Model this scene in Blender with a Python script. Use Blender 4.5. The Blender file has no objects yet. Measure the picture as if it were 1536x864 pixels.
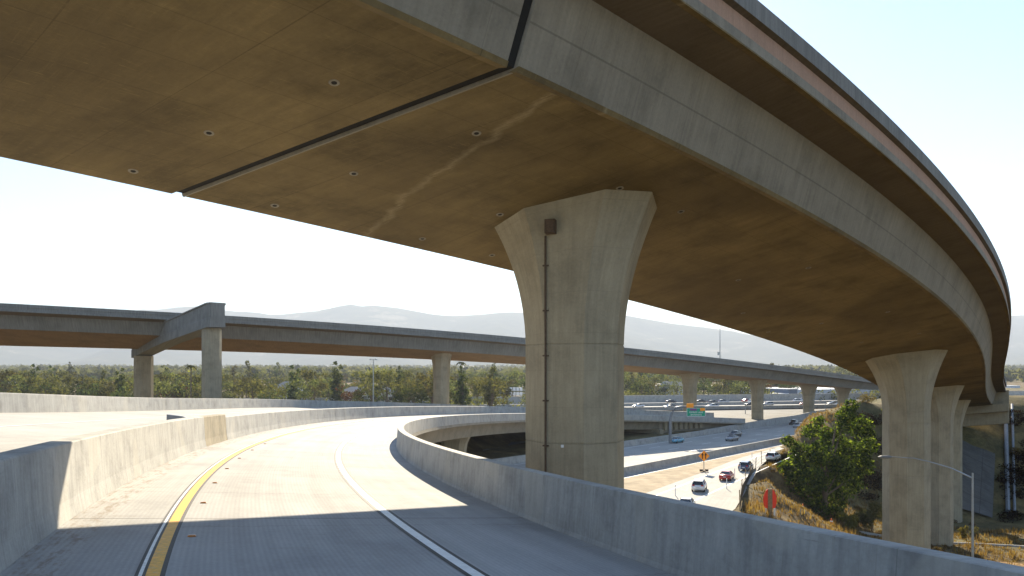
import bpy, math, random
import numpy as np
from mathutils import Vector, Matrix
random.seed(7); rng = np.random.RandomState(7)
sc = bpy.context.scene
COL = sc.collection
R = math.radians
FP = 1100.0; HV = 556.0

def P(u, v, Y):
    """point seen at picture position (u, v) at distance Y"""
    return ((u - 768) / FP * Y, Y, -(v - HV) / FP * Y)
def G(u, v, z):
    Y = -z * FP / (v - HV)
    return ((u - 768) / FP * Y, Y)

# ------------------------------------------------------------------ materials
def new_mat(name):
    m = bpy.data.materials.new(name); m.use_nodes = True
    nt = m.node_tree; b = nt.nodes['Principled BSDF']
    return m, nt, b
def N(nt, t, **kw):
    n = nt.nodes.new(t)
    for k, v in kw.items():
        if k in n.inputs.keys(): n.inputs[k].default_value = v
        else: setattr(n, k, v)
    return n
def L(nt, a, b): nt.links.new(a, b)
def ramp(nt, fac, stops):
    r = nt.nodes.new('ShaderNodeValToRGB'); cr = r.color_ramp
    while len(cr.elements) < len(stops): cr.elements.new(0.5)
    for e, (p, c) in zip(cr.elements, stops):
        e.position = p; e.color = (c if len(c) == 4 else (*c, 1)) if not isinstance(c, float) else (c, c, c, 1)
    L(nt, fac, r.inputs[0]); return r.outputs[0]
def mixc(nt, fac, a, b, mode='MIX'):
    m = nt.nodes.new('ShaderNodeMix'); m.data_type = 'RGBA'; m.blend_type = mode
    if isinstance(fac, float): m.inputs[0].default_value = fac
    else: L(nt, fac, m.inputs[0])
    for i, x in ((6, a), (7, b)):
        if isinstance(x, tuple): m.inputs[i].default_value = (*x, 1) if len(x) == 3 else x
        else: L(nt, x, m.inputs[i])
    return m.outputs[2]
def mth(nt, op, a, b=None, c=None):
    m = nt.nodes.new('ShaderNodeMath'); m.operation = op
    for i, x in enumerate((a, b, c)):
        if x is None: continue
        if isinstance(x, (int, float)): m.inputs[i].default_value = x
        else: L(nt, x, m.inputs[i])
    return m.outputs[0]
def mapping(nt, vec, scale, loc=(0, 0, 0)):
    m = nt.nodes.new('ShaderNodeMapping'); m.inputs['Scale'].default_value = scale; m.inputs['Location'].default_value = loc
    L(nt, vec, m.inputs['Vector']); return m.outputs[0]
def noise(nt, vec, scale, detail=4, rough=.6):
    n = nt.nodes.new('ShaderNodeTexNoise'); n.inputs['Scale'].default_value = scale
    n.inputs['Detail'].default_value = detail; n.inputs['Roughness'].default_value = rough
    L(nt, vec, n.inputs['Vector']); return n.outputs['Fac']
def line(nt, coord, period, width, offset=0.0):
    """1 on thin lines every `period`"""
    x = mth(nt, 'ADD', coord, offset)
    x = mth(nt, 'PINGPONG', x, period / 2)
    return mth(nt, 'LESS_THAN', x, width)

def concrete(name, base, vary=.35, streak=.3, panel=None, seams=None, rough=.85, bump=.25, kind='wall', mott=.5):
    """board-formed / cast concrete; uv = metres along, metres around"""
    m, nt, b = new_mat(name)
    uv = nt.nodes.new('ShaderNodeUVMap').outputs[0]
    sep = nt.nodes.new('ShaderNodeSeparateXYZ'); L(nt, uv, sep.inputs[0])
    u, v = sep.outputs[0], sep.outputs[1]
    big = noise(nt, uv, mott, 5, .65)
    fine = noise(nt, uv, 14, 5, .7)
    if kind == 'wall':
        st = noise(nt, mapping(nt, uv, (3.2, .22, 1)), 2.2, 4, .6)
    elif kind == 'soffit':
        st = noise(nt, mapping(nt, uv, (1.2, .15, 1)), 3.0, 6, .7)
    else:
        st = noise(nt, mapping(nt, uv, (.06, 1.6, 1)), 2.0, 5, .6)
    dk = tuple(c * (1 - vary) for c in base); lt = tuple(min(1, c * (1 + vary * .55)) for c in base)
    col = ramp(nt, big, [(.3, dk), (.5, base), (.72, lt)])
    f = ramp(nt, st, [(.3, (1 - streak,) * 3), (.65, (1.0, 1.0, 1.0))])
    col = mixc(nt, 1.0, col, f, 'MULTIPLY')
    f2 = ramp(nt, fine, [(.25, (.82,) * 3), (.7, (1.06,) * 3)])
    col = mixc(nt, .8, col, f2, 'MULTIPLY')
    if panel:
        for coord, per, wd, off, amt in panel:
            ln = line(nt, u if coord == 'u' else v, per, wd, off)
            col = mixc(nt, mth(nt, 'MULTIPLY', ln, amt), col, tuple(c * .35 for c in base))
    if seams:
        col = seams(nt, uv, u, v, col, base)
    L(nt, col, b.inputs['Base Color']); b.inputs['Roughness'].default_value = rough
    b.inputs['Specular IOR Level'].default_value = .25
    bp = nt.nodes.new('ShaderNodeBump'); bp.inputs['Strength'].default_value = bump; bp.inputs['Distance'].default_value = .02
    L(nt, mth(nt, 'ADD', fine, mth(nt, 'MULTIPLY', big, 2)), bp.inputs['Height']); L(nt, bp.outputs[0], b.inputs['Normal'])
    return m
def plain(name, col, rough=.6, metal=0, vary=.15, scale=3.0, spec=.4):
    m, nt, b = new_mat(name)
    tc = nt.nodes.new('ShaderNodeTexCoord').outputs['Object']
    n = noise(nt, tc, scale, 4, .6)
    c = ramp(nt, n, [(.3, tuple(x * (1 - vary) for x in col)), (.7, tuple(min(1, x * (1 + vary)) for x in col))])
    L(nt, c, b.inputs['Base Color']); b.inputs['Roughness'].default_value = rough; b.inputs['Metallic'].default_value = metal
    b.inputs['Specular IOR Level'].default_value = spec
    return m
def leafmat(name, c1, c2, c3=None, trans=.35):
    m, nt, b = new_mat(name)
    geo = nt.nodes.new('ShaderNodeNewGeometry'); oi = nt.nodes.new('ShaderNodeObjectInfo')
    rr = mth(nt, 'FRACT', mth(nt, 'ADD', geo.outputs['Random Per Island'], mth(nt, 'MULTIPLY', oi.outputs['Random'], .3)))
    c = ramp(nt, geo.outputs['Random Per Island'], [(0, c1), (.6, c2), (1, c3 or c2)])
    hs = nt.nodes.new('ShaderNodeHueSaturation'); L(nt, c, hs.inputs['Color'])
    L(nt, mth(nt, 'ADD', mth(nt, 'MULTIPLY', oi.outputs['Random'], .08), .46), hs.inputs['Hue'])
    L(nt, mth(nt, 'ADD', mth(nt, 'MULTIPLY', oi.outputs['Random'], .7), .65), hs.inputs['Value'])
    c = hs.outputs[0]
    L(nt, c, b.inputs['Base Color']); b.inputs['Roughness'].default_value = .9; b.inputs['Specular IOR Level'].default_value = (.25 if 'glossy' in name else 0.0)
    tr = nt.nodes.new('ShaderNodeBsdfTranslucent'); L(nt, mixc(nt, 1.0, c, (1.5, 1.5, .6), 'MULTIPLY'), tr.inputs[0])
    mx = nt.nodes.new('ShaderNodeMixShader'); mx.inputs[0].default_value = trans
    L(nt, b.outputs[0], mx.inputs[1]); L(nt, tr.outputs[0], mx.inputs[2]); L(nt, mx.outputs[0], nt.nodes['Material Output'].inputs[0])
    return m

CON = (.40, .36, .30)
def soffit_seams(nt, uv, u, v, col, base):
    # pale efflorescence seam running across the soffit, skewed like the bents, plus golden blotches
    x = mth(nt, 'ADD', u, mth(nt, 'MULTIPLY', v, .4))
    nz = noise(nt, uv, .9, 5, .65)
    x = mth(nt, 'ADD', x, mth(nt, 'MULTIPLY', mth(nt, 'SUBTRACT', nz, .5), 1.1))
    d = mth(nt, 'ABSOLUTE', mth(nt, 'ADD', x, 25.45))
    w = mth(nt, 'SMOOTHSTEP' if False else 'MULTIPLY', d, 5.5)
    a = mth(nt, 'SUBTRACT', 1.0, mth(nt, 'MINIMUM', w, 1.0))
    hf = noise(nt, mapping(nt, uv, (6, .8, 1)), 3, 5, .7)
    a = mth(nt, 'MULTIPLY', a, ramp(nt, hf, [(.34, 0.0), (.52, 1.0)]))
    col = mixc(nt, mth(nt, 'MULTIPLY', a, .5), col, (.46, .37, .22))
    sc_ = noise(nt, mapping(nt, uv, (.5, 6, 1)), 4, 6, .75)
    a2 = ramp(nt, sc_, [(.58, 0.0), (.72, 1.0)])
    sc2 = noise(nt, mapping(nt, uv, (7, .35, 1)), 3.2, 6, .75)
    a3 = ramp(nt, sc2, [(.57, 0.0), (.70, 1.0)])
    col = mixc(nt, mth(nt, 'MULTIPLY', a3, .35), col, (.34, .24, .10))
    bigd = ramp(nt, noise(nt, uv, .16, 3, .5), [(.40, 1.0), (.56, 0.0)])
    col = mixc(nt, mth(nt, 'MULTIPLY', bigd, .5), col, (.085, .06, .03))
    col = mixc(nt, mth(nt, 'MULTIPLY', a2, .45), col, (.40, .29, .12))
    return col
def deck_seams(nt, uv, u, v, col, base):
    # longitudinal tining, darker wheel paths, irregular transverse stains and cracks
    tin = mth(nt, 'SINE', mth(nt, 'MULTIPLY', v, 2 * math.pi / .075))
    col = mixc(nt, mth(nt, 'MULTIPLY', mth(nt, 'ADD', tin, 1.0), .10), col, tuple(c * .5 for c in base))
    for c0 in (.95, 2.75):
        d = mth(nt, 'ABSOLUTE', mth(nt, 'SUBTRACT', v, c0))
        a = mth(nt, 'MAXIMUM', mth(nt, 'SUBTRACT', 1.0, mth(nt, 'MULTIPLY', d, 2.0)), 0.0)
        col = mixc(nt, mth(nt, 'MULTIPLY', a, .16), col, (.22, .20, .18))
    s1 = noise(nt, mapping(nt, uv, (1.6, .12, 1)), 1.6, 6, .7)
    a = ramp(nt, s1, [(.6, 0.0), (.72, 1.0)])
    col = mixc(nt, mth(nt, 'MULTIPLY', a, .5), col, (.26, .19, .11))
    # grit and brown debris gathered in the gutter by the left parapet
    gz = noise(nt, mapping(nt, uv, (.8, 2.5, 1)), 2.2, 6, .75)
    gd = mth(nt, 'MULTIPLY', ramp(nt, gz, [(.48, 0.0), (.62, 1.0)]), mth(nt, 'LESS_THAN', mth(nt, 'ADD', v, mth(nt, 'MULTIPLY', gz, .8)), -.55))
    col = mixc(nt, mth(nt, 'MULTIPLY', gd, .55), col, (.20, .14, .08))
    jt = line(nt, u, 18.0, .02, 4.0)
    col = mixc(nt, mth(nt, 'MULTIPLY', jt, .8), col, (.06, .055, .05))
    ck = line(nt, mth(nt, 'ADD', u, mth(nt, 'MULTIPLY', noise(nt, uv, 1.5, 4, .6), .5)), 4.6, .012)
    col = mixc(nt, mth(nt, 'MULTIPLY', ck, .5), col, (.12, .10, .08))
    return col
def barrier_wear(nt, uv, u, v, col, base):
    # tyre scuffs, grime runs and patched spots
    sc_ = noise(nt, mapping(nt, uv, (.35, 5, 1)), 1.6, 6, .8)
    col = mixc(nt, mth(nt, 'MULTIPLY', ramp(nt, sc_, [(.62, 0.0), (.70, 1.0)]), .4), col, (.12, .115, .11))
    rn = noise(nt, mapping(nt, uv, (9, .25, 1)), 1.5, 4, .7)
    col = mixc(nt, mth(nt, 'MULTIPLY', ramp(nt, rn, [(.6, 0.0), (.74, 1.0)]), .35), col, (.20, .17, .12))
    pt = noise(nt, mapping(nt, uv, (.5, .3, 1)), 1.1, 1, .3)
    col = mixc(nt, mth(nt, 'MULTIPLY', ramp(nt, pt, [(.60, 0.0), (.61, 1.0)]), .25), col, (.52, .48, .40))
    return col
M = {}
M['deck'] = concrete('deck_concrete', (.44, .43, .41), .22, .16, None, deck_seams, .9, .35, 'deck', .35)
M['road2'] = concrete('pale_road_concrete', (.42, .405, .37), .16, .14, [('u', 9, .03, 0, .5)], None, .9, .3, 'deck', .2)
M['barrier'] = concrete('barrier_concrete', (.43, .42, .39), .30, .26, [('u', 6.0, .006, 1.0, .5)], barrier_wear, .85, .3, 'wall', .9)
M['barrier_old'] = concrete('stained_barrier_concrete', (.36, .31, .22), .3, .35, None, None, .9, .3, 'wall', 1.2)
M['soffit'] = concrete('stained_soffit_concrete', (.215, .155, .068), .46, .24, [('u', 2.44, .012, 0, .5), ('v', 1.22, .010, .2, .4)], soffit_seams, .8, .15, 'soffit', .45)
M['web'] = concrete('web_concrete', (.30, .265, .205), .25, .18, [('v', 50, .02, 44.9, .45), ('u', 2.44, .007, 0, .3)], None, .85, .3, 'wall', .6)
M['band'] = concrete('warm_reflection_band_concrete', (.46, .29, .20), .15, .15, None, None, .8, .2, 'wall', .6)  # orange tint stands for warm sunlight reflected onto the parapet face
M['column'] = concrete('column_concrete', (.38, .325, .225), .26, .20, [('v', 1.22, .006, 0, .22)], None, .85, .3, 'wall', .55)
M['far'] = concrete('viaduct_concrete', (.25, .245, .225), .2, .3, [('u', 3.0, .02, 0, .25)], None, .85, .2, 'wall', .3)
M['farsoffit'] = concrete('viaduct_soffit_concrete', (.27, .175, .085), .22, .2, None, None, .85, .2, 'wall', .3)
M['darkgap'] = plain('joint_seal_black', (.02, .018, .015), .9)
M['yellow'] = plain('yellow_road_paint', (.80, .40, .02), .6, 0, .22, 14)
M['white'] = plain('white_road_paint', (.78, .78, .75), .6, 0, .08, 8)
for k_ in ('yellow', 'white'):
    nt = M[k_].node_tree; b = nt.nodes['Principled BSDF']; src = b.inputs['Base Color'].links[0].from_socket
    tc = nt.nodes.new('ShaderNodeTexCoord').outputs['Object']
    wn = ramp(nt, noise(nt, tc, 9.0, 7, .8), [(.54, 0.0), (.66, 1.0)]); wn2 = ramp(nt, noise(nt, tc, .5, 3, .6), [(.4, .25), (.65, 1.0)])
    L(nt, mixc(nt, mth(nt, 'MULTIPLY', mth(nt, 'MULTIPLY', wn, wn2), .65), src, (.34, .31, .27)), b.inputs['Base Color'])
M['black'] = plain('black_contrast_paint', (.045, .042, .04), .7, 0, .2, 8)
M['amber'] = plain('amber_reflector', (.45, .16, .02), .4)
M['galv'] = plain('galvanised_steel', (.38, .40, .41), .45, .6, .1)
M['steel'] = plain('weathered_steel_grey', (.22, .23, .24), .5, .3, .15)
M['rust'] = plain('rusty_iron', (.105, .07, .045), .8, .1, .3, 12)
M['wood'] = plain('weathered_timber', (.30, .21, .12), .85, 0, .3, 6)
M['bark'] = plain('bark', (.13, .095, .065), .9, 0, .35, 5)
M['green'] = plain('sign_green', (.0, .30, .17), .45, 0, .03)
M['orange'] = plain('sign_orange', (.95, .32, .01), .5, 0, .04)
M['cone'] = plain('cone_orange', (.85, .16, .02), .5, 0, .06)
M['red'] = plain('fluorescent_red', (.90, .05, .02), .5, 0, .05)
M['signwhite'] = plain('sign_white', (.8, .8, .8), .5, 0, .02)
M['purple'] = plain('sign_purple', (.18, .05, .22), .5, 0, .02)
M['ink'] = plain('sign_black', (.015, .015, .015), .5, 0, .02)
M['glass'] = plain('car_glass', (.02, .025, .03), .08, 0, .05, 3, .7)
M['tyre'] = plain('tyre_rubber', (.02, .02, .02), .85)
M['rim'] = plain('alloy_rim', (.35, .35, .36), .3, .8)
M['taillight'] = plain('tail_lamp_red', (.45, .01, .01), .25)
M['headlight'] = plain('head_lamp_clear', (.6, .62, .65), .15, .2)
M['plate'] = plain('plate_white', (.6, .6, .6), .5)
def carpaint(n, c, metal=.2):
    m = plain(n, c, .28, metal, .03, 1, .6); m.node_tree.nodes['Principled BSDF'].inputs['Coat Weight'].default_value = .5; return m
for n_, c_ in dict(cwhite=(.72, .73, .74), csilver=(.40, .42, .44), cdark=(.04, .042, .05), cred=(.45, .03, .02), cteal=(.08, .32, .44), cgrey=(.20, .21, .22), cblue=(.05, .07, .14)).items():
    M[n_] = carpaint('car_paint_' + n_[1:], c_)
M['leaf_dark'] = leafmat('leaf_dark_green', (.038, .050, .026), (.068, .08, .042), (.09, .10, .052), .3)
M['leaf_tree'] = leafmat('leaf_glossy_green', (.018, .042, .009), (.06, .12, .022), (.19, .28, .055), .5)
M['leaf_mid'] = leafmat('leaf_olive_green', (.075, .08, .04), (.12, .12, .06), (.16, .15, .08), .3)
M['leaf_yellow'] = leafmat('leaf_yellow_green', (.13, .14, .04), (.19, .19, .06), (.24, .22, .07), .35)
M['leaf_rust'] = leafmat('leaf_rust', (.11, .065, .03), (.15, .09, .04), (.13, .10, .045), .25)
M['dry'] = leafmat('dry_grass', (.15, .10, .045), (.27, .19, .08), (.36, .28, .11), .3)

def ground_mat():
    m, nt, b = new_mat('valley_soil_and_scrub')
    tc = nt.nodes.new('ShaderNodeTexCoord').outputs['Object']
    n1 = noise(nt, tc, .02, 8, .65); n2 = noise(nt, tc, .35, 6, .7); n3 = noise(nt, tc, 3.0, 4, .7)
    c = ramp(nt, n2, [(.32, (.05, .038, .022)), (.45, (.11, .075, .04)), (.6, (.20, .14, .065)), (.75, (.30, .215, .10))])
    g = ramp(nt, n1, [(.42, 0.0), (.6, 1.0)])
    c = mixc(nt, mth(nt, 'MULTIPLY', g, .5), c, (.13, .14, .06))
    c = mixc(nt, .6, c, ramp(nt, n3, [(.3, (.6,) * 3), (.7, (1.15,) * 3)]), 'MULTIPLY')
    L(nt, c, b.inputs['Base Color']); b.inputs['Roughness'].default_value = .95; b.inputs['Specular IOR Level'].default_value = .1
    bp = nt.nodes.new('ShaderNodeBump'); bp.inputs['Strength'].default_value = .6; bp.inputs['Distance'].default_value = .15
    L(nt, n3, bp.inputs['Height']); L(nt, bp.outputs[0], b.inputs['Normal'])
    return m
M['ground'] = ground_mat()
def mount_mat():
    m, nt, b = new_mat('mountain_scrub')
    tc = nt.nodes.new('ShaderNodeTexCoord').outputs['Object']
    n1 = noise(nt, tc, .0022, 9, .7)
    c = ramp(nt, n1, [(.4, (.05, .06, .04)), (.58, (.10, .10, .065)), (.68, (.30, .25, .17))])
    L(nt, c, b.inputs['Base Color']); b.inputs['Roughness'].default_value = 1; b.inputs['Specular IOR Level'].default_value = 0
    return m
M['mountain'] = mount_mat()
M['soil'] = plain('bare_reddish_soil', (.30, .19, .09), .95, 0, .35, 1.2, .1)
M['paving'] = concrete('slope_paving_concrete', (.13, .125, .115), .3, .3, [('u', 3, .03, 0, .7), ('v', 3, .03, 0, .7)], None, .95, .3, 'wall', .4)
M['roof'] = plain('house_roof_grey', (.32, .29, .27), .9)
M['stucco'] = plain('pale_stucco', (.62, .58, .52), .9)
M['warehouse'] = plain('warehouse_white', (.62, .66, .72), .8)
M['ware_dark'] = plain('warehouse_grey_blue', (.16, .19, .25), .8)
M['apron'] = concrete('dull_grey_paving', (.17, .165, .155), .3, .25, None, None, .9, .2, 'deck', .15)
M['asphalt'] = concrete('worn_grey_pavement', (.38, .37, .35), .2, .2, None, None, .9, .2, 'deck', .15)

# ------------------------------------------------------------------ object helpers
def tag(o, label=None, cat=None, group=None, kind=None):
    if label: o['label'] = label
    if cat: o['category'] = cat
    if group: o['group'] = group
    if kind: o['kind'] = kind
    return o
def mesh_obj(name, verts, faces, mats, parent=None, fm=None, uvs=None, smooth=False):
    me = bpy.data.meshes.new(name)
    me.from_pydata([tuple(map(float, v)) for v in verts], [], faces)
    for m in (mats if isinstance(mats, (list, tuple)) else [mats]): me.materials.append(m)
    if fm is not None: me.polygons.foreach_set('material_index', fm)
    if uvs is not None:
        ul = me.uv_layers.new(name='UVMap'); ul.data.foreach_set('uv', np.asarray(uvs, dtype=np.float32).ravel())
    if smooth: me.polygons.foreach_set('use_smooth', [True] * len(me.polygons))
    me.update()
    o = bpy.data.objects.new(name, me); COL.objects.link(o)
    if parent: o.parent = parent
    return o
def empty(name, loc=(0, 0, 0), rz=0):
    o = bpy.data.objects.new(name, None); COL.objects.link(o); o.location = loc; o.rotation_euler = (0, 0, rz)
    o.empty_display_size = .5
    return o
def copy_tree(o, parent=None):
    c = o.copy(); COL.objects.link(c)
    if parent: c.parent = parent
    for ch in [x for x in o.children]: copy_tree(ch, c)
    return c
class MB:
    def __init__(s): s.v = []; s.f = []; s.m = []; s.uv = []
    def add(s, vs, fs, mi=0, uvs=None):
        n = len(s.v); s.v += [tuple(map(float, v)) for v in vs]
        for k, f in enumerate(fs):
            s.f.append([i + n for i in f]); s.m.append(mi)
            if uvs: s.uv += [uvs[i] for i in f]
            else: s.uv += [(vs[i][0] + vs[i][1] * .7, vs[i][2] + .2 * vs[i][1]) for i in f]
        return s
    def box(s, c, d, rz=0, mi=0):
        hx, hy, hz = d[0] / 2, d[1] / 2, d[2] / 2; cs, sn = math.cos(rz), math.sin(rz)
        vs = []
        for x, y, z in ((-1, -1, -1), (1, -1, -1), (1, 1, -1), (-1, 1, -1), (-1, -1, 1), (1, -1, 1), (1, 1, 1), (-1, 1, 1)):
            X, Y = x * hx, y * hy
            vs.append((c[0] + X * cs - Y * sn, c[1] + X * sn + Y * cs, c[2] + z * hz))
        return s.add(vs, [(0, 3, 2, 1), (4, 5, 6, 7), (0, 1, 5, 4), (1, 2, 6, 5), (2, 3, 7, 6), (3, 0, 4, 7)], mi)
    def tube(s, pts, rad, n=8, mi=0, cap=True):
        pts = [Vector(p) for p in pts]; rings = []
        if not isinstance(rad, (list, tuple)): rad = [rad] * len(pts)
        for i, p in enumerate(pts):
            d = (pts[min(i + 1, len(pts) - 1)] - pts[max(i - 1, 0)]).normalized()
            a = d.cross(Vector((0, 0, 1)) if abs(d.z) < .9 else Vector((1, 0, 0))).normalized(); b = d.cross(a)
            rings.append([p + (a * math.cos(2 * math.pi * k / n) + b * math.sin(2 * math.pi * k / n)) * rad[i] for k in range(n)])
        vs = [v for r in rings for v in r]; fs = []
        for i in range(len(pts) - 1):
            for k in range(n):
                fs.append((i * n + k, i * n + (k + 1) % n, (i + 1) * n + (k + 1) % n, (i + 1) * n + k))
        if cap: fs += [tuple(range(n - 1, -1, -1)), tuple(range((len(pts) - 1) * n, len(pts) * n))]
        return s.add(vs, fs, mi)
    def build(s, name, mats, parent=None, smooth=False):
        return mesh_obj(name, s.v, s.f, mats, parent, s.m, s.uv, smooth)

def sweep(name, F, S, prof, mats, parent=None, seg_m=None, closed=True, caps=True, smooth=False, uvoff=False):
    """skin the cross-section prof [(off, h)] along stations S of frame F(s, off, h)"""
    n = len(prof); V = [F(s, o, h) for s in S for (o, h) in prof]
    per = [0]
    for j in range(1, n + 1):
        a, b = prof[j - 1], prof[j % n]; per.append(per[-1] + math.hypot(a[0] - b[0], a[1] - b[1]))
    fs = []; fm = []; uv = []
    J = n if closed else n - 1
    for i in range(len(S) - 1):
        for j in range(J):
            k = (j + 1) % n
            fs.append((i * n + j, i * n + k, (i + 1) * n + k, (i + 1) * n + j)); fm.append(seg_m[j] if seg_m else 0)
            if uvoff: a, b = prof[j][0], prof[k][0]
            else: a, b = per[j], per[j + 1]
            uv += [(S[i], a), (S[i], b), (S[i + 1], b), (S[i + 1], a)]
    if caps and closed:
        fs.append(tuple(range(n - 1, -1, -1))); fm.append(0); uv += [(prof[j][0], prof[j][1]) for j in range(n - 1, -1, -1)]
        e = (len(S) - 1) * n
        fs.append(tuple(range(e, e + n))); fm.append(0); uv += [prof[j] for j in range(n)]
    return mesh_obj(name, V, fs, mats, parent, fm, uv, smooth)

class Path:
    """tabulated centre line with heading, height and crossfall"""
    def __init__(s, S, X, Y, Z, T, E, scale=None):
        s.S, s.X, s.Y, s.Z, s.T, s.E = S, X, Y, Z, T, E; s.scale = scale; s.skew = None
    def __call__(s, st, off, h):
        if s.skew: st = st + s.skew(st, off)
        g = lambda A: float(np.interp(st, s.S, A))
        t, x, y, z, e = g(s.T), g(s.X), g(s.Y), g(s.Z), g(s.E)
        k = s.scale(st) if s.scale else 1.0
        return ((x + off * math.cos(t)) * k, (y - off * math.sin(t)) * k, (z + e * off + h) * k)
def integrate(S, T, x0, y0, i0):
    ds = S[1] - S[0]
    cx = np.concatenate([[0], np.cumsum(np.sin((T[1:] + T[:-1]) / 2)) * ds]); cy = np.concatenate([[0], np.cumsum(np.cos((T[1:] + T[:-1]) / 2)) * ds])
    return cx - cx[i0] + x0, cy - cy[i0] + y0

# ramp (the road in the foreground)
pr = [-1.85453, 3.24363, -0.32669, 0.75736, -0.94461, 2.6725, -2.66474, -0.38102, 0.32923, 0.06934, 1.54709, 6.33397, 0.93702, 1.08568, 1100.0, 0.1775, -1.28913, -0.90082, 0.01489, 2.28802]
S = np.arange(-60, 200.01, .25); q = np.maximum(S + 14, 0.0)   # fit variable starts at 0 -> shift
sv = S.copy()
sf = np.clip(sv, -14, 200)
T = pr[2] + pr[3] * sf / 100 + pr[4] * sf**2 / 1e5 + pr[5] * sf**3 / 1e7 + pr[16] * sf**4 / 1e9
T = T + np.where(sv < -14, .0075 * (sv + 14), 0)
i0 = int(np.abs(S + 14).argmin())
RX, RY = integrate(S, T, pr[0], pr[1], i0)
RZ = pr[6] + pr[7] / 10 * sf + pr[8] / 10 * sf**2 / 1000 + pr[17] * sf**3 / 1e6 + pr[19] * sf**4 / 1e9 + np.where(sv < -14, -.036 * (sv + 14), 0)
RE = -(pr[9] + pr[18] * sf / 100)
ramp_path = Path(S, RX, RY, RZ, T, RE)
LB, RB = pr[10], pr[11]

# flyover overhead
pf = [-28.9959, -2.90446, 0.71089, -0.574, 3.40152, 9.25394, 2.74568, -0.91994, -1.14257, 0.20514, 8.39959, 0.51795, 1.75661, 1.13877, -0.024, 1.20466, -0.91796, 1.08062, -0.81379]
S = np.arange(-130, 130.01, .25); sf = np.clip(S, -60, 100)
T = pf[2] + pf[3] * sf / 100 + pf[4] / 100 * sf**2 / 1000 + pf[5] / 100 * sf**3 / 1e5 + pf[18] * sf**4 / 1e8 + np.where(S < -60, -.004 * (S + 60), 0)
i0 = int(np.abs(S + 60).argmin())
FX, FY = integrate(S, T, pf[0], pf[1], i0)
FZ = pf[6] + pf[7] / 10 * sf + pf[8] / 10 * sf**2 / 1000 + pf[17] * sf**3 / 1e6 - .05 * (S - sf)
FE = pf[9] + pf[16] * sf / 1000
KF = 1.18
fly = Path(S, FX, FY, FZ, T, FE, lambda s: KF)
fly.skew = lambda s, off: .476 * off * math.exp(-((s + 28.5) / 7.0)**2)

# viaduct in the middle distance
pv = [-13.70616, 130.0982, 1.19741, -0.1999, -0.03553, -0.04586, 2.72888, -4.82717, -2.58794, 0.1333, 9.80145, 1.04658, 1.75248, 1.84658, -0.01927, 1.12639, -0.14266, 0.0337, -0.06497, 0.99471]
S = np.arange(-260, 420.01, .5); c_ = np.clip(S, -120, 122) / 100
T = pv[2] + pv[3] * c_ + pv[4] * c_**2 + pv[5] * c_**3 + pv[18] * c_**4
i0 = int(np.abs(S).argmin())
VX, VY = integrate(S, T, pv[0], pv[1], i0)
VZ = pv[6] + pv[7] * c_ + pv[8] * c_**2 + pv[17] * c_**3 + pv[19] * c_**4 - .025 * np.maximum(S - 122, 0) * (S < 330) - .025 * 208 * (S >= 330) + .04 * np.minimum(S + 120, 0) * -1
VE = pv[9] + pv[16] * c_
via = Path(S, VX, VY, VZ, T, VE, lambda s: float(np.interp(s, [-30, 60, 120], [1.05, 1.10, 1.14])))
# ------------------------------------------------------------------ world, camera, sun
SUN_AZ, SUN_EL = R(5.0), R(26.0)
w = bpy.data.worlds.new('World'); sc.world = w; w.use_nodes = True
nt = w.node_tree; bg = nt.nodes['Background']
sky = nt.nodes.new('ShaderNodeTexSky'); sky.sky_type = 'NISHITA'; sky.sun_disc = False
sky.sun_elevation = SUN_EL; sky.sun_rotation = SUN_AZ; sky.air_density = 1.0; sky.dust_density = .08; sky.ozone_density = 1.8
L(nt, sky.outputs[0], bg.inputs[0]); bg.inputs[1].default_value = .085
sun = bpy.data.lights.new('Sun', 'SUN'); sun.energy = 5.0; sun.angle = R(.5); sun.color = (1.0, .87, .66)
so = bpy.data.objects.new('Sun', sun); COL.objects.link(so)
so.rotation_euler = (R(90) - SUN_EL, 0, math.pi - SUN_AZ)
cam = bpy.data.cameras.new('Camera'); co = bpy.data.objects.new('Camera', cam); COL.objects.link(co); sc.camera = co
cam.sensor_width = 36; cam.lens = FP / 1536 * 36; cam.shift_y = (HV - 432) / 1536; co.rotation_euler = (R(90), 0, 0)
cam.clip_start = .05; cam.clip_end = 30000
sc.view_settings.view_transform = 'Standard'; sc.view_settings.look = 'None'; sc.view_settings.exposure = 1.68; sc.view_settings.gamma = 1
sc.cycles.max_bounces = 8; sc.cycles.diffuse_bounces = 5; sc.cycles.volume_bounces = 1; sc.cycles.use_denoising = True
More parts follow.
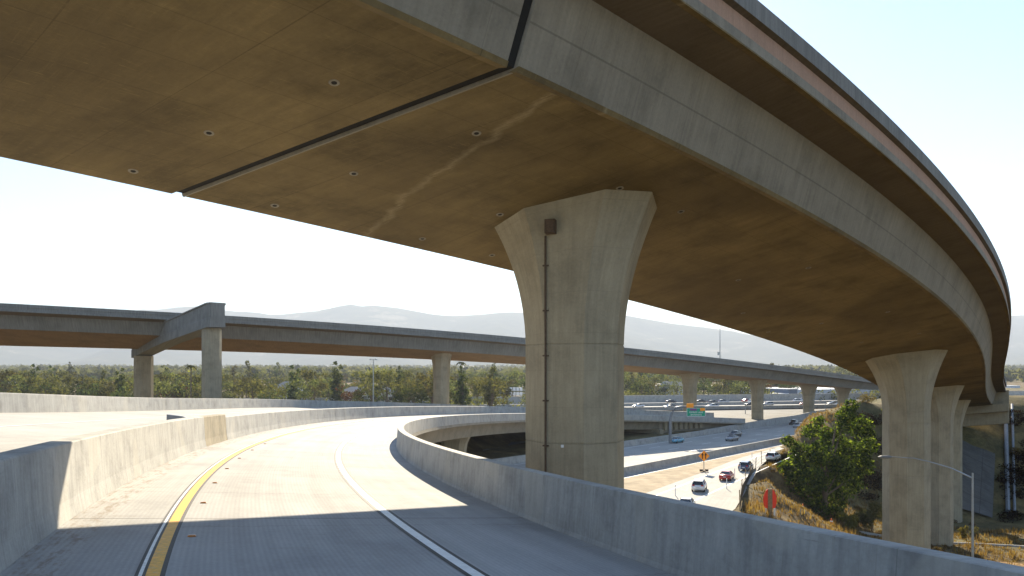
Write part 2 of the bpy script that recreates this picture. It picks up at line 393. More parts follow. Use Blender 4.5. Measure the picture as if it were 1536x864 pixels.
# ------------------------------------------------------------------ terrain
def seg_pts():
    U = [  # (u, v, distance) read off the hillside; z follows
     (1150,772,78),(1150,742,88),(1150,700,97),(1180,665,108),(1230,640,115),(1290,600,124),(1300,600,142),(1260,620,152),(1225,640,166),
     (1230,778,88),(1300,792,88),(1185,778,82),(1340,786,98),(1430,792,96),(1500,792,98),(1460,822,80),(1400,900,60),(1250,905,55),(1600,800,90),
     (1440,780,104),(1510,776,104),(1600,772,104),(1335,762,102),(1300,705,112),(1325,645,118),(1420,700,112),(1500,700,112),(1560,690,113),
     (1440,622,121),(1500,614,122),(1545,597,126),(1620,590,128),(1450,604,140),(1545,597,140),(1700,585,140),(1480,610,165),(1620,598,165),(1250,690,108),(1215,720,100),(1270,745,102)]
    pts = [P(a[0], a[1], a[2] * 1.09) for a in U]
    for u, v in ((1098,762),(1120,725),(1135,700),(1165,675),(1210,650),(1240,636)):
        x, y = G(u, v, -13.0); pts.append((x, y, -13.0)); pts.append((x - 10, y + 4, -13.0)); pts.append((x + 2.0, y - 1.0, -13.1))
    pts += [(22, 60, -13), (30, 45, -15), (18, 45, -13.2), (15, 25, -13.2), (10, 0, -13.5), (30, 10, -15), (60, 20, -18), (95, 60, -19), (120, 95, -19.5), (150, 130, -12), (80, 215, -12), (140, 205, -12), (60, -30, -16), (0, -40, -14), (200, 100, -15), (200, 200, -12)]
    return np.array(pts)
TP = seg_pts(); TD = np.linalg.norm(TP[:, None, :2] - TP[None, :, :2], axis=2)
n_ = len(TP); A_ = np.zeros((n_ + 3, n_ + 3)); A_[:n_, :n_] = -TD - np.eye(n_) * .4; A_[:n_, n_] = 1; A_[:n_, n_ + 1:] = TP[:, :2] / 50
A_[n_:, :n_] = A_[:n_, n_:].T
HW = np.linalg.solve(A_, np.concatenate([TP[:, 2], [0, 0, 0]]))
def hill(x, y):
    d = np.hypot(x - TP[:, 0], y - TP[:, 1])
    return float((-d * HW[:-3]).sum() + HW[-3] + HW[-2] * x / 50 + HW[-1] * y / 50)
SA, CA = math.sin(R(40.5)), math.cos(R(40.5))
def lat(x, y): return x * CA - y * SA
def lon(x, y): return x * SA + y * CA
def fway_xy(la, lo): return (la * CA + lo * SA, -la * SA + lo * CA)
EDGE = sorted([(lon(*G(u, v, -13)), lat(*G(u, v, -13))) for u, v in ((1098,762),(1120,725),(1135,700),(1165,675),(1210,650),(1240,636))])
def edge_lat(lo): return float(np.interp(lo, [-60, 20] + [e[0] for e in EDGE] + [330], [-14, -20] + [e[1] for e in EDGE] + [-47]))
def sstep(a, b, x):
    t = min(max((x - a) / (b - a), 0), 1); return t * t * (3 - 2 * t)
def nz(x, y, s):
    return math.sin(x * s + 1.3 * math.sin(y * s * .7)) * math.cos(y * s * 1.1 + 1.7 * math.sin(x * s * .6))
def dseg(x, y, a, b):
    vx, vy = b[0] - a[0], b[1] - a[1]; t = max(0, min(1, ((x - a[0]) * vx + (y - a[1]) * vy) / (vx * vx + vy * vy)))
    return math.hypot(x - a[0] - t * vx, y - a[1] - t * vy), t
def terrain(x, y):
    la, lo = lat(x, y), lon(x, y)
    base = -13.0
    if la < (-69.0 if y < 176 else -73.5) and y > 60: base = -12.3
    if y > 320: base = -12.3 + max(0, y - 450) * .0105
    if y > 320 and y < 450: base = -12.3
    if y <= 60 or la > (-69.0 if y < 176 else -73.5): base = -13.05
    if y > 320: base = -12.3 + max(0, y - 450) * .0105
    z = base
    if y < 210 and x > -20:
        e = edge_lat(lo); k = sstep(e - .5, e + 3.0, la)
        if k > 0:
            h = hill(x, y) + .18 * nz(x, y, .9) + .1 * nz(x, y, 2.3)
            far = sstep(165, 205, y)
            z = z * (1 - k) + (h * (1 - far) + -12.3 * far) * k
    d, t = dseg(x, y, (-26, 92), (-6, 133))       # earth berm under the connector
    if d < 22 and y < 200:
        top = -6.8 - 2.2 * t
        z = max(z, top - max(0, d - 4) / 1.6 + .25 * nz(x, y, .8))
    if y > 900: z += 2.5 * nz(x, y, .004)
    return z
def grid(name, xs, ys, fn, mat, smooth=True, kind='structure'):
    V = [(x, y, fn(x, y)) for y in ys for x in xs]; nx = len(xs)
    Fc = [(j * nx + i, j * nx + i + 1, (j + 1) * nx + i + 1, (j + 1) * nx + i) for j in range(len(ys) - 1) for i in range(nx - 1)]
    o = mesh_obj(name, V, Fc, mat, None, None, None, smooth); tag(o, kind=kind); return o
def ax(*parts):
    out = []
    for a, b, s in parts: out += list(np.arange(a, b, s))
    return out
xs = ax((-14000, -2000, 1500), (-2000, -400, 200), (-400, -60, 20), (-60, 10, 4), (10, 110, 1.6), (110, 180, 6), (180, 400, 20), (400, 2000, 200), (2000, 14001, 1500))
ys = ax((-3000, -200, 400), (-200, -20, 20), (-20, 40, 4), (40, 176, 1.6), (176, 240, 6), (240, 600, 20), (600, 3000, 120), (3000, 14001, 1000))
tag(grid('ground', xs, ys, terrain, M['ground']), 'dry valley ground with scrub and bare earth', None)

# mountains: skyline heights read off the picture at 7 km
MP = np.array([(-900,470),(-400,468),(-100,475),(60,470),(180,469),(215,464),(235,465),(265,461),(300,459),(345,467),(380,468),(410,473),(440,470),(480,466),(500,461),(515,458),(528,456),(545,460),(560,458),(590,461),(620,466),(650,472),(680,474),(720,472),(760,468),(800,470),(860,466),(938,473),(1011,486),(1048,490),(1102,497),(1150,510),(1200,515),(1300,500),(1400,486),(1510,474),(1560,472),(1800,480),(2300,470)], float)
def mprof(x, y): return float(np.interp(768 + FP * x / 7000, MP[:, 0], (HV - MP[:, 1]) / FP * 7000))
def mount(x, y):
    # ridge crest at 7 km, spurs running towards the valley
    t = (y - 7000) / 2600.0
    xs_ = x + (y - 7000) * .25 * math.sin(x * .0009)
    h = mprof(xs_ if abs(y - 7000) > 50 else x, 7000)
    spur = .5 + .5 * math.sin(x * .0052 + 1.4 * math.sin(x * .0017) + .0006 * (y - 7000))
    if t < 0:
        f = max(0, 1 + t); f = f ** (1.1 + 1.1 * spur)
    else: f = max(0, 1 - t * .8)
    g = h * f + 26 * nz(x, y, .006) * min(1, abs(t) * 3) * (f > .02)
    return max(g, -60)
mo = grid('mountains', list(np.arange(-11000, 13001, 110)), list(np.arange(4200, 7001, 200)) + list(np.arange(7200, 10001, 400)), mount, M['mountain'])
tag(mo, 'pale hazy mountain range along the horizon')

# ------------------------------------------------------------------ freeway below
def latlon_obj(name, quads, z, mat, parent=None, kind=None):
    b = MB()
    for la0, lo0, la1, lo1 in quads:
        vs = [(*fway_xy(la0, lo0), z), (*fway_xy(la1, lo0), z), (*fway_xy(la1, lo1), z), (*fway_xy(la0, lo1), z)]
        b.add(vs, [(0, 1, 2, 3)], 0, [(lo0, la0), (lo0, la1), (lo1, la1), (lo1, la0)])
    return b.build(name, mat, parent)
fw = empty('freeway'); tag(fw, 'pale concrete freeway running away below the ramps', None, None, 'structure')
los = list(np.arange(-60, 331, 6.0)); V = []; Fc = []; UV = []
for lo in los:
    for la in (-66.2, -57.5, -48.8, -40, edge_lat(lo) + .4): V.append((*fway_xy(la, lo), -12.96)); 
for i in range(len(los) - 1):
    for j in range(4):
        q = (i * 5 + j, i * 5 + j + 1, (i + 1) * 5 + j + 1, (i + 1) * 5 + j); Fc.append(q)
        for k in q: UV.append((los[k // 5], (-66.2, -57.5, -48.8, -40, -30)[k % 5]))
o = mesh_obj('road_surface', V, Fc, M['road2'], fw, None, UV)
qs = []
for la in (-62.1, -58.5, -54.9):
    for lo in np.arange(-60, 320, 12): qs.append((la - .08, lo, la + .08, lo + 3.6))
for la in (-65.3, -49.9, -47.2): qs.append((la - .08, -60, la + .08, 325))
latlon_obj('lane_markings', qs, -12.952, M['white'], fw)
# the lane that merges: edge line following the cars, dusty gore
b = MB()
for off, wd in ((0.0, .16), (4.4, .16)):
    V = []; pts = [(30, -33.5 + off), (60, -35.0 + off), (85, -38.6 + off), (110, -42.0 + off), (140, -44.4 + off * .8), (200, -45.6 + off * .8), (320, -45.8 + off * .8)]
    for lo, la in pts: V += [(*fway_xy(la - wd / 2 - 2, lo), -12.952), (*fway_xy(la + wd / 2 - 2, lo), -12.952)]
    b.add(V, [(2 * i, 2 * i + 1, 2 * i + 3, 2 * i + 2) for i in range(len(pts) - 1)])
b.build('edge_lines', M['white'], fw)
b = MB(); V = []
pts = [(30, -47, -37.5), (60, -47, -38.5), (85, -47, -42.0), (105, -47, -45.0), (125, -47, -46.6)]
for lo, l0, l1 in pts: V += [(*fway_xy(l0, lo), -12.955), (*fway_xy(l1, lo), -12.955)]
b.add(V, [(2 * i, 2 * i + 1, 2 * i + 3, 2 * i + 2) for i in range(len(pts) - 1)])
M['dust'] = plain('dusty_gore_pavement', (.36, .29, .20), .95, 0, .25, .6, .1)
b.build('gore_area', M['dust'], fw)

# median wall between the two carriageways
def latF(s, off, h):
    x, y = fway_xy(off, s); return (x, y, h)
mw = sweep('median_barrier', lambda s, o, h: latF(s, -48.5 + o, -12.96 + h), list(np.arange(-60, 325, 4.0)), [(-.3, 0), (-.17, .35), (-.11, 1.0), (.11, 1.0), (.17, .35), (.3, 0)], M['barrier'])
tag(mw, 'long low concrete median barrier dividing the freeway carriageways', 'barrier')
TB = np.array([(40, .95), (102, .95), (118, 1.0), (136, 1.25), (151, 1.55), (162, 1.95), (175, 2.15), (214, 1.75), (260, 1.6)])
hb = lambda s: float(np.interp(s, [lon(*fway_xy(-66.3, 0)) + 0 for _ in ()] or TB[:, 0], TB[:, 1]))
S_ = list(np.arange(-60, 326, 4.0))
V = []; prof_n = 4; UV = []; Fc = []
for s_ in S_:
    hh = float(np.interp(s_, [60, 135, 150, 175, 190, 205, 245, 290], [1.0, 1.0, 1.25, 1.6, 1.65, 2.15, 1.75, 1.6]))
    for o_, h_ in ((-66.85, 0), (-66.6, hh), (-66.3, hh), (-66.15, 0)): V.append(latF(s_, o_, -12.98 + h_))
for i in range(len(S_) - 1):
    for j in range(3):
        Fc.append((i * 4 + j, i * 4 + j + 1, i * 4 + 5 + j, i * 4 + 4 + j)); UV += [(S_[i], j), (S_[i], j + 1), (S_[i + 1], j + 1), (S_[i + 1], j)]
tag(mesh_obj('retaining_wall', V, Fc, M['barrier'], None, None, UV), 'long concrete retaining wall along the far edge of the shaded freeway carriageway', 'wall')

# ------------------------------------------------------------------ foreground ramp bridge
rb = empty('ramp_bridge', (0, 0, 0)); tag(rb, 'curving concrete exit ramp bridge in the foreground, sweeping right behind the big column', 'bridge')
SR = list(np.arange(-50, 60, .8)) + list(np.arange(60, 173, 2.0))
rs = sweep('ramp_road', ramp_path, SR, [(-LB - .02, 0.0), (0, 0), (3.66, 0), (RB + .02, 0)], M['deck'], None, None, False, False, uvoff=True)
tag(rs, 'tined concrete ramp roadway, sunlit ahead and shaded nearby', None, None, 'structure')
def strip(name, path, S0, o0, o1, h, mat, parent):
    return sweep(name, path, S0, [(o0, h), (o1, h)], mat, parent, None, False, False)
SL = list(np.arange(-50, 60, .6)) + list(np.arange(60, 172, 2.0))
strip('line_border', ramp_path, SL, -.19, .13, .004, M['black'], rs)
strip('white_line', ramp_path, SL, -.15, -.11, .008, M['white'], rs)
strip('yellow_line', ramp_path, SL, -.075, .075, .008, M['yellow'], rs)
strip('line_border', ramp_path, SL, 3.55, 3.85, .004, M['black'], rs)
strip('edge_line', ramp_path, SL, 3.62, 3.78, .008, M['white'], rs)
gird = [(-LB - .55, -.004), (RB + .42, -.004), (RB + .45, -.26), (RB - .9, -.42), (RB - 1.35, -2.0), (-LB + .9, -2.0), (-LB + .4, -.42), (-LB - .55, -.28)]
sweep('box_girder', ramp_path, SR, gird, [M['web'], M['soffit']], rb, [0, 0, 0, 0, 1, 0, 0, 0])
SRa = [s_ for s_ in SR]
sweep('parapet', ramp_path, SRa, [(RB, 0.002), (RB + .03, .08), (RB + .10, pr[12]), (RB + .125, pr[12] + .01), (RB + .395, pr[12] + .01), (RB + .42, pr[12] - .015), (RB + .42, 0.002)], M['barrier'], rb)
def lpar(S0, S1, H, mat, step=.8):
    SS = [S0] + [s_ for s_ in SR if S0 < s_ < S1] + [S1]
    o = sweep('parapet', ramp_path, SS, [(-LB, 0.002), (-LB - .05, .30), (-LB - .10, H - .02), (-LB - .12, H), (-LB - .40, H), (-LB - .42, H - .02), (-LB - .5, 0.002)], mat, rb)
    return o
lpar(-50, 14.6, 1.22, M['barrier']); lpar(14.62, 19.3, 1.21, M['barrier_old']); lpar(19.36, 172, pr[13], M['barrier'])
# piers under the ramp
def ramp_pier(s_, zb, wd):
    c = ramp_path(s_, (RB - LB) / 2, -1.9); t = float(np.interp(s_, ramp_path.S, ramp_path.T)); b = MB()
    axx = Vector((math.cos(t), -math.sin(t), 0)); ayy = Vector((math.sin(t), math.cos(t), 0)); n = 8
    vs = []
    lv = [(zb, 1.0), (c[2] - 2.2, 1.0), (c[2] - 1.2, 1.12), (c[2] - .5, 1.35), (c[2] + .15, 1.65)]
    for z, k in lv:
        for a, d in ((-1, -.5), (-.6, -1), (.6, -1), (1, -.5), (1, .5), (.6, 1), (-.6, 1), (-1, .5)):
            p = Vector((c[0], c[1], 0)) + axx * a * wd / 2 * k + ayy * d * .9; vs.append((p.x, p.y, z))
    fs = [(i * n + j, i * n + (j + 1) % n, (i + 1) * n + (j + 1) % n, (i + 1) * n + j) for i in range(len(lv) - 1) for j in range(n)]
    b.add(vs, fs); return b.build('column', M['column'], rb)
for s_, wd in ((34, 2.6), (77, 2.9), (108, 2.9)):
    p_ = ramp_path(s_, 2.4, 0); ramp_pier(s_, terrain(p_[0], p_[1]) - 1, wd)
# end wall of the ramp with pale blocks
def abut(s_):
    b = MB(); n = 10
    o_ = [(-LB - .3), (RB + .3)]
    vs = []
    for ds in (0, 1.2):
        for off in o_:
            p = ramp_path(s_ + ds, off, -1.8); vs += [(p[0], p[1], p[2]), (p[0], p[1], -14.0)]
    b.add(vs, [(0, 2, 3, 1), (4, 5, 7, 6), (0, 1, 5, 4), (2, 6, 7, 3), (0, 4, 6, 2)])
    return b.build('abutment', M['column'], rb)
abut(142)
b = MB(); V = []; SS = list(np.arange(143.4, 173, 2.0)); SS.append(172)
for s_ in SS:
    p = ramp_path(s_, RB - .9, -.44); V += [p, (p[0], p[1], -14.0)]
b.add(V, [(2 * i, 2 * i + 2, 2 * i + 3, 2 * i + 1) for i in range(len(SS) - 1)]); b.build('wing_wall', M['web'], rb)
for k in range(8):
    s_ = 145.2 + k * 1.75; p = ramp_path(s_, RB - .62, 0); t = float(np.interp(s_, ramp_path.S, ramp_path.T))
    MB().box((p[0], p[1], -10.9 - .02 * k), (.5, .8, 1.7), -t, 0).build('wall_block', M['column'], rb)

# raised markers beside the yellow line
for k, s_ in enumerate((-5.8, -2.0, 1.7, 5.6, 9.6, 13.8, 18.0)):
    p = ramp_path(s_, .33, .004); b = MB()
    b.add([(-.06, -.05, 0), (.06, -.05, 0), (.06, .05, 0), (-.06, .05, 0), (-.045, -.03, .022), (.045, -.03, .018), (.045, .03, .018), (-.045, .03, .018)], [(0, 1, 5, 4), (1, 2, 6, 5), (2, 3, 7, 6), (3, 0, 4, 7), (4, 5, 6, 7)])
    o = b.build('road_marker', M['amber']); o.location = p; o.rotation_euler = (0, 0, -float(np.interp(s_, ramp_path.S, ramp_path.T)))
    tag(o, 'amber raised road marker beside the yellow line, %s of the row' % ('nearest', 'second', 'third', 'fourth', 'fifth', 'sixth', 'farthest')[k], 'road marker', 'raised markers along the yellow line')

# ------------------------------------------------------------------ connector road on the left
OT = [P(-1500, 560, 14), P(-500, 572, 24), P(0, 588, 37), P(190, 596.4, 56), P(400, 598.3, 92), P(530, 602, 118), P(624, 604, 133), P(710, 608.3, 142), P(798, 612, 151), P(900, 613.6, 163), P(990, 616.5, 175)]
OT = np.array(OT); dd = np.concatenate([[0], np.cumsum(np.linalg.norm(np.diff(OT[:, :2], axis=0), axis=1))])
def smooth_tab(A, it=30):
    A = A.copy()
    for _ in range(it): A[1:-1] = A[1:-1] * .5 + (A[2:] + A[:-2]) * .25
    return A
st_ = np.arange(0, dd[-1], 2.0); OTs = smooth_tab(np.stack([np.interp(st_, dd, OT[:, k]) for k in range(3)], 1), 25)
def outerF(s, off, h):
    p = [float(np.interp(s, st_, OTs[:, k])) for k in range(3)]
    a = [float(np.interp(s + 1, st_, OTs[:, k])) for k in range(2)]; c = [float(np.interp(s - 1, st_, OTs[:, k])) for k in range(2)]
    dx, dy = a[0] - c[0], a[1] - c[1]; l = math.hypot(dx, dy) or 1
    return (p[0] + dy / l * off, p[1] - dx / l * off, p[2] + h)
SO = list(np.arange(0, st_[-1], 3.0))
cb = sweep('connector_barrier', outerF, SO, [(0.1, -1.08), (.02, -.05), (0, 0), (-.28, 0), (-.32, -1.6), (.0, -1.6)], M['barrier'])
tag(cb, 'far concrete barrier along the outer edge of the left connector road', 'barrier')
V = []; Fc = []; UV = []; n = 70; m_ = 8
for i in range(n + 1):
    f = i / n; a = ramp_path(-50 + f * 205, -LB - .45, .001); b_ = outerF(f * (st_[-1] - 2), .02, -1.06)
    for j in range(m_ + 1):
        g = j / m_; V.append(tuple(a[k] * (1 - g) + b_[k] * g for k in range(3)))
for i in range(n):
    for j in range(m_):
        q_ = (i * (m_ + 1) + j, i * (m_ + 1) + j + 1, (i + 1) * (m_ + 1) + j + 1, (i + 1) * (m_ + 1) + j); Fc.append(q_)
        for k in q_: UV.append((V[k][1], V[k][0]))
cr = mesh_obj('connector_road', V, Fc, M['road2'], None, None, UV); tag(cr, 'wide pale concrete connector road beyond the ramp barrier', None, None, 'structure')
def on_road(f, g, h=0):
    a = ramp_path(-50 + f * 205, -LB - .45, .001); b_ = outerF(f * (st_[-1] - 2), .02, -1.06)
    return tuple(a[k] * (1 - g) + b_[k] * g + (h if k == 2 else 0) for k in range(3))
for g in (.42, .72):
    V = [p for i in range(60) for p in (on_road(i / 60 * .9, g - .003, .012), on_road(i / 60 * .9, g + .003, .012))]
    mesh_obj('edge_line', V, [(2 * i, 2 * i + 1, 2 * i + 3, 2 * i + 2) for i in range(59)], M['white'], cr)
# fascia girder carrying that road above the valley
V = [p for i in range(n + 1) for p in (outerF(i / n * (st_[-1] - 2), -.3, -1.5), outerF(i / n * (st_[-1] - 2), .8, -3.2))]
gb = MB(); gb.add(V, [(2 * i, 2 * i + 1, 2 * i + 3, 2 * i + 2) for i in range(n)])
V2 = [p for i in range(n + 1) for p in (outerF(i / n * (st_[-1] - 2), .8, -3.2), ramp_path(-50 + i / n * 205, -LB - .2, -2.4))]
gb.add(V2, [(2 * i, 2 * i + 1, 2 * i + 3, 2 * i + 2) for i in range(n)], 1)
tag(gb.build('connector_bridge', [M['web'], M['soffit']]), 'concrete girder underside carrying the left connector road', 'bridge')
# loose concrete barrier block on the connector road, its shade painted as dark grey
p0 = P(270, 629, 33); b = MB()
bz = -3.05
V = []
for x, hh in ((-.55, 1.02), (.15, .93), (.62, .80)):
    for y, z in ((-.32, 0), (-.16, .3), (-.11, hh), (.11, hh), (.16, .3), (.32, 0)): V.append((x, y, z))
b.add(V, [(i * 6 + j, i * 6 + j + 1, (i + 1) * 6 + j + 1, (i + 1) * 6 + j) for i in range(2) for j in range(5)] + [(5, 4, 3, 2, 1, 0), (12, 13, 14, 15, 16, 17)])
o = b.build('barrier_block', M['steel']); o.location = (p0[0], 33, -2.98); o.rotation_euler = (0, 0, 0)  # dark steel grey stands for the shade on the concrete
BLK = o
tag(o, 'small barrier block with its shade painted dark grey, standing alone behind the left ramp barrier', 'barrier')

# ------------------------------------------------------------------ flyover overhead
fb = empty('flyover_bridge'); tag(fb, 'huge curved concrete flyover sweeping overhead from upper left to the right on flared columns', 'bridge')
def fprof(): return [(-4.2, 0), (4.2, 0), (4.72, 1.757), (5.857, 1.733), (5.857, 1.98), (-5.857, 1.98), (-5.857, 1.733), (-4.72, 1.757)]
def fgird(S_):
    n = 8; prof = fprof(); V = [fly(s, o, h) for s in S_ for (o, h) in prof]
    per = [-4.2]
    for j in range(1, 9):
        a, b = prof[j - 1], prof[j % 8]; per.append(per[-1] + math.hypot(a[0] - b[0], a[1] - b[1]))
    fs = []; fm = []; uv = []; mm = [0, 1, 2, 1, 1, 1, 2, 1]
    for i in range(len(S_) - 1):
        for j in range(8):
            k = (j + 1) % 8; fs.append((i * 8 + j, i * 8 + k, (i + 1) * 8 + k, (i + 1) * 8 + j)); fm.append(mm[j])
            uv += [(S_[i], per[j]), (S_[i], per[j + 1]), (S_[i + 1], per[j + 1]), (S_[i + 1], per[j])]
    e = (len(S_) - 1) * 8
    fs += [tuple(range(7, -1, -1)), tuple(range(e, e + 8))]; fm += [1, 1]; uv += [prof[j] for j in range(7, -1, -1)] + [prof[j] for j in range(8)]
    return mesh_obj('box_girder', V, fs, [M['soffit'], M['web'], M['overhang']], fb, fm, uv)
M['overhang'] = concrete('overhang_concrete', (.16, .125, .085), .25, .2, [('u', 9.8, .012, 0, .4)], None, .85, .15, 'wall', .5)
S1 = list(np.arange(-125, -40, 1.5)) + list(np.arange(-40, -28.75, .4)) + [-28.66]
S2 = [-28.40] + list(np.arange(-28.2, -14, .4)) + list(np.arange(-14, 88, 1.2)) + [88]
g1 = fgird(S1); g2 = fgird(S2)
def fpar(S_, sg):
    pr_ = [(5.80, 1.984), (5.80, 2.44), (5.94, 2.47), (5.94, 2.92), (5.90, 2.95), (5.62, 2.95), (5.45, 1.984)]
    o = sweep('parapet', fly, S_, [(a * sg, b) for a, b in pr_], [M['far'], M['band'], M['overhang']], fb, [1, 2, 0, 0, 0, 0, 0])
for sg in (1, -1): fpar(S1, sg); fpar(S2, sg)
# thin chamfer strip under the edge of the slab and drip groove beside the web
for S_ in (S1, S2):
    sweep('drip_edge', fly, S_, [(5.70, 1.733), (5.86, 1.69), (5.86, 1.731)], M['soffit'], fb)
    sweep('edge_chamfer', fly, S_, [(4.02, .002), (4.20, -.05), (4.24, .06)], M['soffit'], fb)
# hinge: dark seal in the gap and lips
for off0, off1 in ((-4.18, 4.18),):
    V = []
    for st in (-28.64, -28.42):
        for o_, h_ in ((-4.15, .05), (4.15, .05), (4.66, 1.7), (-4.66, 1.7)): V.append(fly(st, o_, h_))
    mesh_obj('joint_seal', V, [(0, 1, 5, 4), (1, 2, 6, 5), (3, 0, 4, 7)], M['darkgap'], fb)
def lip(s0, s1, h):
    S_ = [s0, s1]; return sweep('joint_lip', fly, S_, [(-4.19, -.002), (4.19, -.002), (4.19, h), (-4.19, h)], M['web'], fb)
lip(-28.40, -28.36, -.02)
# vents in the soffit
flyR = Path(fly.S, fly.X, fly.Y, fly.Z, fly.T, fly.E, fly.scale)
vents = [(-29.2, 1.91), (-30.7, -1.07), (-31.7, -3.5), (-25.7, 1.96), (-27.2, -1.07), (-28.2, -3.6), (-20.7, 1.96), (-22.5, -1.0), (-23.5, -3.5), (-17.9, 2.01), (-19.6, -1.0), (-20.7, -3.45), (-10.2, -.3), (-5.2, -2.5), (-9.0, 2.0), (2, 1.9), (1, -1.0), (0, -3.4), (10, 1.9), (9, -1)]
def vent(s_, o_):
    vs = []; fs = []; n = 16; b = MB()
    c = Vector(flyR(s_, o_, 0)); ex = (Vector(flyR(s_, o_ + .5, 0)) - c).normalized(); ey = (Vector(flyR(s_ + .5, o_, 0)) - c).normalized()
    up = ex.cross(ey).normalized()
    if up.z > 0: up = -up
    for r_, h_ in ((.135, .0), (.12, .015), (.085, .015), (.07, .004)):
        for k in range(n):
            a = 2 * math.pi * k / n; vs.append(c + (ex * math.cos(a) + ey * math.sin(a)) * r_ + up * (h_ + .002))
    for i in range(3):
        for k in range(n): fs.append((i * n + k, i * n + (k + 1) % n, (i + 1) * n + (k + 1) % n, (i + 1) * n + k))
    b.add(vs, fs, 0); b.add([vs[3 * n + k] for k in range(n)], [tuple(range(n))], 1)
    return b.build('vent', [M['web'], M['darkgap']], g1 if s_ < -28.5 else g2)
for s_, o_ in vents: vent(s_, o_)

def fly_column(s_, zb, D, axis_deg, Atop, flare, parent, detail=False):
    c = Vector(fly(s_, 0, 0)); a = R(axis_deg); exa = Vector((math.cos(a), math.sin(a), 0)); eya = Vector((-math.sin(a), math.cos(a), 0))
    # local plane of the soffit
    px_ = Vector(fly(s_, 1, 0)) - Vector(fly(s_, -1, 0)); py_ = Vector(fly(s_ + 1, 0, 0)) - Vector(fly(s_ - 1, 0, 0))
    nrm = px_.cross(py_).normalized()
    def zs(x, y): return c.z - (nrm.x * (x - c.x) + nrm.y * (y - c.y)) / nrm.z
    q_ = D / 2; cf = q_ * (math.sqrt(2) - 1)
    oct_ = [(-q_, -cf), (-cf, -q_), (cf, -q_), (q_, -cf), (q_, cf), (cf, q_), (-cf, q_), (-q_, cf)]
    zt = c.z - flare
    levels = []; zj = []
    z = zb
    while z < zt - .5:
        levels.append((z, 0, 0)); z2 = min(z + 4.2, zt)
        levels += [(z2 - .035, 0, 0), (z2 - .03, .02, 0), (z2, .02, 0), (z2 + .005, 0, 0)]; z = z2
    V = []; UVc = []
    def ring(zf, ins, t):
        # t: 0..1 up the flare
        ad = (Atop / 2 - q_) * (t ** 1.9)
        for k, (x, y) in enumerate(oct_):
            xx = x * (1 - ins / q_) + (ad if x > cf * .5 and abs(x) > cf * 1.01 else -ad if x < -cf * 1.01 else ad * .62 * (1 if x > 0 else -1))
            yy = y * (1 - ins / q_)
            p = c + exa * xx + eya * yy
            zz = zf if t <= 0 else zt + (zs(p.x, p.y) - zt + .06) * t
            V.append((p.x, p.y, zz))
    for z, ins, t in levels: ring(z, ins, 0)
    nf = 14
    for k in range(1, nf + 1): ring(0, 0, k / nf)
    nr = len(V) // 8; Fc = []; UV = []
    peri = [k * D * .4142 for k in range(9)]
    for i in range(nr - 1):
        for j in range(8):
            k = (j + 1) % 8; Fc.append((i * 8 + j, i * 8 + k, (i + 1) * 8 + k, (i + 1) * 8 + j))
            z0, z1 = V[i * 8][2], V[(i + 1) * 8][2]
            UV += [(peri[j], z0), (peri[j + 1], z0), (peri[j + 1], z1), (peri[j], z1)]
    o = mesh_obj('column', V, Fc, M['column'], parent, None, UV)
    return o, c, exa, eya, q_
col1, c1, ex1, ey1, q1 = fly_column(-20.4, -15, 2.74 * KF, -18, 4.75 * KF, 3.8 * KF, fb)
for s_, ax_, zb in ((18.2, -4, -21), (48.0, 0, -22), (71.5, 2, -23)): fly_column(s_, zb, 2.74 * KF, ax_, 5.1 * KF, 3.8 * KF, fb)
# drain pipe and junction box on the near column
b = MB(); py = -q1 - .05
def cl(x, y, z): p = c1 + ex1 * x + ey1 * y; return (p.x, p.y, z)
b.tube([cl(-.62, py, z) for z in (-14.8, c1.z - .9)], .035, 8)
for z in np.arange(-13, c1.z - 1, 1.5): b.box(cl(-.62, py + .02, z), (.2, .05, .05), R(-18))
b.build('drain_pipe', M['rust'], col1)
b = MB(); b.box(cl(-.42, -q1 - .13, c1.z - .62), (.34, .30, .46), R(-18)); b.box(cl(-.42, -q1 - .29, c1.z - .62), (.28, .02, .40), R(-18)); b.build('junction_box', M['rust'], col1)
b = MB(); b.box(cl(-.05, -q1 - .015, -2.5), (.09, .03, .09), R(-18)); b.build('survey_target', M['signwhite'], col1)
# abutment seat at the far end
b = MB()
for s0, s1, h0, h1, o_ in ((86.6, 88.4, -1.1, -.03, 6.2),):
    V = [fly(s, o2, h) for s in (s0, s1) for o2 in (-o_, o_) for h in (h0, h1)]
    b.add(V, [(0, 2, 3, 1), (4, 5, 7, 6), (1, 3, 7, 5), (0, 4, 6, 2), (0, 1, 5, 4), (2, 6, 7, 3)])
    V = [fly(s, o2, h) for s in (88.02, 89.5) for o2 in (-o_, o_) for h in (-2.8, 1.95)]
    b.add(V, [(0, 2, 3, 1), (4, 5, 7, 6), (1, 3, 7, 5), (0, 4, 6, 2), (0, 1, 5, 4), (2, 6, 7, 3)])
b.build('abutment', M['column'], fb)

